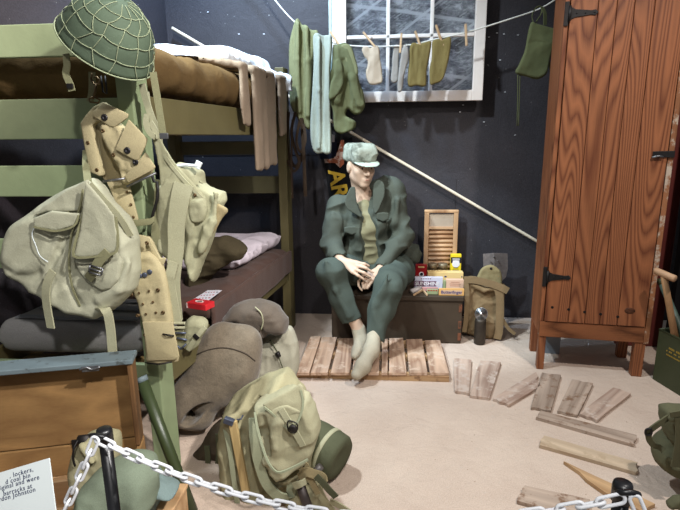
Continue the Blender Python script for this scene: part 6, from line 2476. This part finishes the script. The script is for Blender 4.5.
# cap
g = G([hl(0, 0, 0.1)], 0.22, 0.0045)
g.box(hl(0, -0.012, 0.076), (0.081, 0.102, 0.056), RH, 0.034)
g.cap(hl(-0.05, 0.04, 0.118), hl(0.05, 0.03, 0.122), 0.02, 0.018, 0.03)
g.box(hl(0, -0.008, 0.0), (0.12, 0.14, 0.018), RH, 0.002, 0, True)
g.noise(0.005, (11, 11, 16), 201, True)
cap_ = g.build('cap', M_camo, per)
g = G([hl(0, 0.08, 0.03)], 0.16, 0.004)
Rbr = RH @ Matrix.Rotation(-0.26, 3, 'X')
g.ell(hl(0, 0.076, 0.037), (0.084, 0.074, 0.0065), Rbr)
g.ell(hl(0, -0.01, 0.03), (0.085, 0.105, 0.05), RH, 0.002, True)
g.build('brim', M_brim, cap_)

# undershirt
g = G([SR, SL, pel], 0.16, 0.006)
g.chain([NBs + Vector((0, 0.0, -0.045)), ch, wst, pel], [0.075, 0.137, 0.134, 0.135], 0.05)
g.noise(0.006, (14, 14, 20), 211, True)
g.build('undershirt', M_shirt, per)

# jacket
g = G([SR, SL, ER, EL, WRr, WLl, pel, W(418, 255, 3.35), W(376, 174, 3.28)], 0.14, 0.0055)
g.chain([NBs + Vector((0, 0.03, -0.04)), ch, wst, pel], [0.10, 0.155, 0.152, 0.155], 0.05)
g.chain([SR, NBs + Vector((0, 0.03, -0.035)), SL], [0.066, 0.062, 0.074], 0.05)
g.chain([SR, ER, W(338, 257, 2.99)], [0.068, 0.064, 0.046], 0.025)
g.chain([SL, EL, W(383, 265.5, 3.015)], [0.074, 0.066, 0.043], 0.025)
g.chain([W(392, 255, 3.33), W(410, 254, 3.34)], [0.10, 0.075], 0.05)
g.chain([W(376, 184, 3.30), W(386, 183, 3.31)], [0.045, 0.045], 0.03)
g.chain([W(343, 259, 3.2), W(352, 262, 3.2)], [0.06, 0.06], 0.04)
# folds on the sleeves and body
for pts, r in (([(333, 214), (334, 232), (338, 246)], 0.012), ([(398, 200), (395, 222), (390, 244)], 0.014), ([(404, 226), (396, 244), (388, 258)], 0.012)):
    fold(g, [W(a, b, 3.13 if a < 360 else 3.16) for a, b in pts], r, 0.03)
fold(g, [W(388, 205, 3.17), W(387, 228, 3.15), W(389, 246, 3.15)], 0.010, 0.02, True)
fold(g, [W(344, 212, 3.14), W(344, 232, 3.12), W(343, 250, 3.1)], 0.010, 0.02, True)
g.noise(0.006, (7, 7, 11), 221, False, Matrix.Rotation(0.5, 3, 'Y'))
g.noise(0.009, (10, 10, 15), 223, True, Matrix.Rotation(-0.4, 3, 'Y'))
# open front and neck
g.chain([W(363, 199, 3.13), W(366, 215, 3.085), W(369, 233, 3.085), W(372, 254, 3.10), W(372, 275, 3.12)], [0.062, 0.058, 0.064, 0.075, 0.10], 0.006, True)
g.cap(hl(0, -0.02, -0.03), NBs + Vector((0, -0.01, -0.02)), 0.066, 0.062, 0.008, True)
# hollow cuffs
g.cap(W(338.3, 257.6, 2.985), W(343, 262.5, 2.93), 0.033, 0.036, 0.004, True)
g.cap(W(382.3, 266.5, 3.005), W(378, 272, 2.96), 0.032, 0.035, 0.004, True)
jkt = g.build('jacket', M_fat, per)
soft('collar', M_fat, jkt, [(348, 192), (351, 187), (355, 188), (356, 198), (359, 209), (362, 217), (355, 214), (347, 208), (345, 200)], 3.100, 0.005, 0.004, (0.3, 0.15), 0.004, 0.001, (20, 20, 20), 231)
soft('collar', M_fat, jkt, [(374, 184), (379, 180), (384, 184), (384.5, 194), (381, 204), (376, 213), (373, 209), (373, 196)], 3.130, 0.005, 0.004, (-0.2, 0.2), 0.004, 0.001, (20, 20, 20), 233)
soft('pocket_flap', M_fat, jkt, [(344, 227), (353, 226), (360, 227.5), (360, 232), (352, 235), (344, 232)], 3.122, 0.006, 0.003, (0.0, 0.0), 0.004, 0.0, (24, 24, 24), 235, smooth=False)
soft('pocket_flap', M_fat, jkt, [(376, 213), (384, 212), (389, 213), (389, 219), (383, 222), (376, 219)], 3.118, 0.006, 0.003, (0.0, 0.0), 0.004, 0.0, (24, 24, 24), 237, smooth=False)
soft('pocket_flap', M_fat, jkt, [(404, 248), (412, 247), (419, 250), (419, 256), (411, 259), (404, 255)], 3.275, 0.012, 0.008, (0.3, 0.0), 0.0045, 0.002, (24, 24, 24), 239)

# trousers
g = G([HR_, HL_, KR, KL, W(352, 322, 2.9), W(374, 336, 2.72), pel], 0.14, 0.0055)
hr, hlft = W(352, 320, 2.885), W(375, 337, 2.755)
g.chain([HR_, KR, W(341, 297, 2.90), hr], [0.108, 0.078, 0.066, 0.058], 0.03)
g.chain([HL_, KL, W(382, 310, 2.79), hlft], [0.112, 0.082, 0.068, 0.058], 0.03)
g.chain([HR_, pel, HL_], [0.10, 0.12, 0.11], 0.05)
for pts, y, r in (([(326, 262), (336, 290), (349, 316)], 2.83, 0.012), ([(388, 274), (377, 304), (370, 330)], 2.74, 0.014), ([(396, 284), (388, 310), (381, 330)], 2.76, 0.012)):
    fold(g, [W(a, b, y) for a, b in pts], r, 0.03)
g.noise(0.005, (12, 12, 5), 241)
g.noise(0.008, (12, 12, 6), 243, True, Matrix.Rotation(-0.3, 3, 'Y'))
g.cap(hr + (hr - KR).normalized() * 0.07, hr + (hr - KR).normalized() * 0.10, 0.09, 0.09, 0, True)
g.cap(hlft + (hlft - KL).normalized() * 0.06, hlft + (hlft - KL).normalized() * 0.09, 0.08, 0.08, 0, True)
g.cap(hr, hr + (hr - KR).normalized() * 0.06, 0.043, 0.047, 0.003, True)
g.cap(hlft, hlft + (hlft - KL).normalized() * 0.06, 0.042, 0.046, 0.003, True)
g.build('trousers', M_trou, per)
# socks
g = G(RF, 0.08, 0.0045)
d_ = (AR - KR).normalized()
g.chain([AR - d_ * 0.005] + RF[1:], [0.041, 0.038, 0.036, 0.026], 0.02)
g.cap(AR + Vector((0.012, 0.03, -0.035)), RF[1], 0.028, 0.03, 0.025)
g.noise(0.003, (20, 20, 20), 251)
g.build('sock', M_sock, per)
g = G(LF, 0.10, 0.0045)
d_ = (AL - KL).normalized()
g.chain([AL - d_ * 0.03] + LF, [0.037, 0.038, 0.042, 0.042, 0.030], 0.02)
g.cap(AL + Vector((0.012, 0.035, -0.05)), LF[1], 0.03, 0.034, 0.03)
g.noise(0.003, (20, 20, 20), 253)
g.build('sock', M_sock, per)


# ================================================================== museum spot lamps overhead, plus an added front fill
def spot(name, loc, to, energy, color, size, blend=0.5, radius=0.06):
    l = bpy.data.lights.new(name, 'SPOT')
    l.energy = energy
    l.color = color
    l.spot_size = math.radians(size)
    l.spot_blend = blend
    l.shadow_soft_size = radius
    o = bpy.data.objects.new(name, l)
    COL.objects.link(o)
    o.location = loc
    d = Vector(to) - Vector(loc)
    o.rotation_euler = d.to_track_quat('-Z', 'Y').to_euler()
    return o


spot('overhead_spot', (1.35, 0.15, 2.85), (-1.25, 1.75, 1.05), 560, (1.0, 0.97, 0.94), 50, 0.6)
spot('overhead_spot', (-0.95, 1.9, 3.15), (-0.35, 3.0, 0.9), 310, (0.80, 0.92, 1.0), 95, 0.6)
spot('overhead_spot', (-0.95, 2.75, 3.1), (-1.05, 3.6, 1.9), 230, (0.46, 0.68, 1.0), 110, 0.8)
spot('overhead_spot', (-0.75, -0.1, 2.75), (0.15, 3.1, 0.75), 130, (1.0, 0.97, 0.93), 30, 0.5)
spot('overhead_spot', (-1.40, 1.2, 2.95), (0.0, 3.05, 0.75), 420, (0.76, 0.92, 1.0), 27, 0.4)
spot('overhead_spot', (0.25, -0.6, 2.9), (-0.55, 1.2, 0.3), 200, (1.0, 0.98, 0.96), 60, 0.8)  # added front fill to brighten the chain and foreground, not a known lamp
spot('overhead_spot', (-0.45, 0.5, 3.0), (-1.75, 1.9, 2.05), 330, (1.0, 0.87, 0.89), 60, 0.8)
spot('overhead_spot', (1.35, 1.0, 3.2), (1.10, 2.3, 0.3), 225, (1.0, 0.95, 0.91), 85, 0.7)
wld = bpy.data.worlds.new('room_ambience')
wld.use_nodes = True
wld.node_tree.nodes['Background'].inputs[0].default_value = (0.95, 0.97, 1.0, 1)
wld.node_tree.nodes['Background'].inputs[1].default_value = 0.22
SC.world = wld
SC.view_settings.view_transform = 'Standard'
SC.view_settings.look = 'None'
SC.view_settings.gamma = 1.0
SC.view_settings.use_curve_mapping = False
SC.view_settings.exposure = 0.0
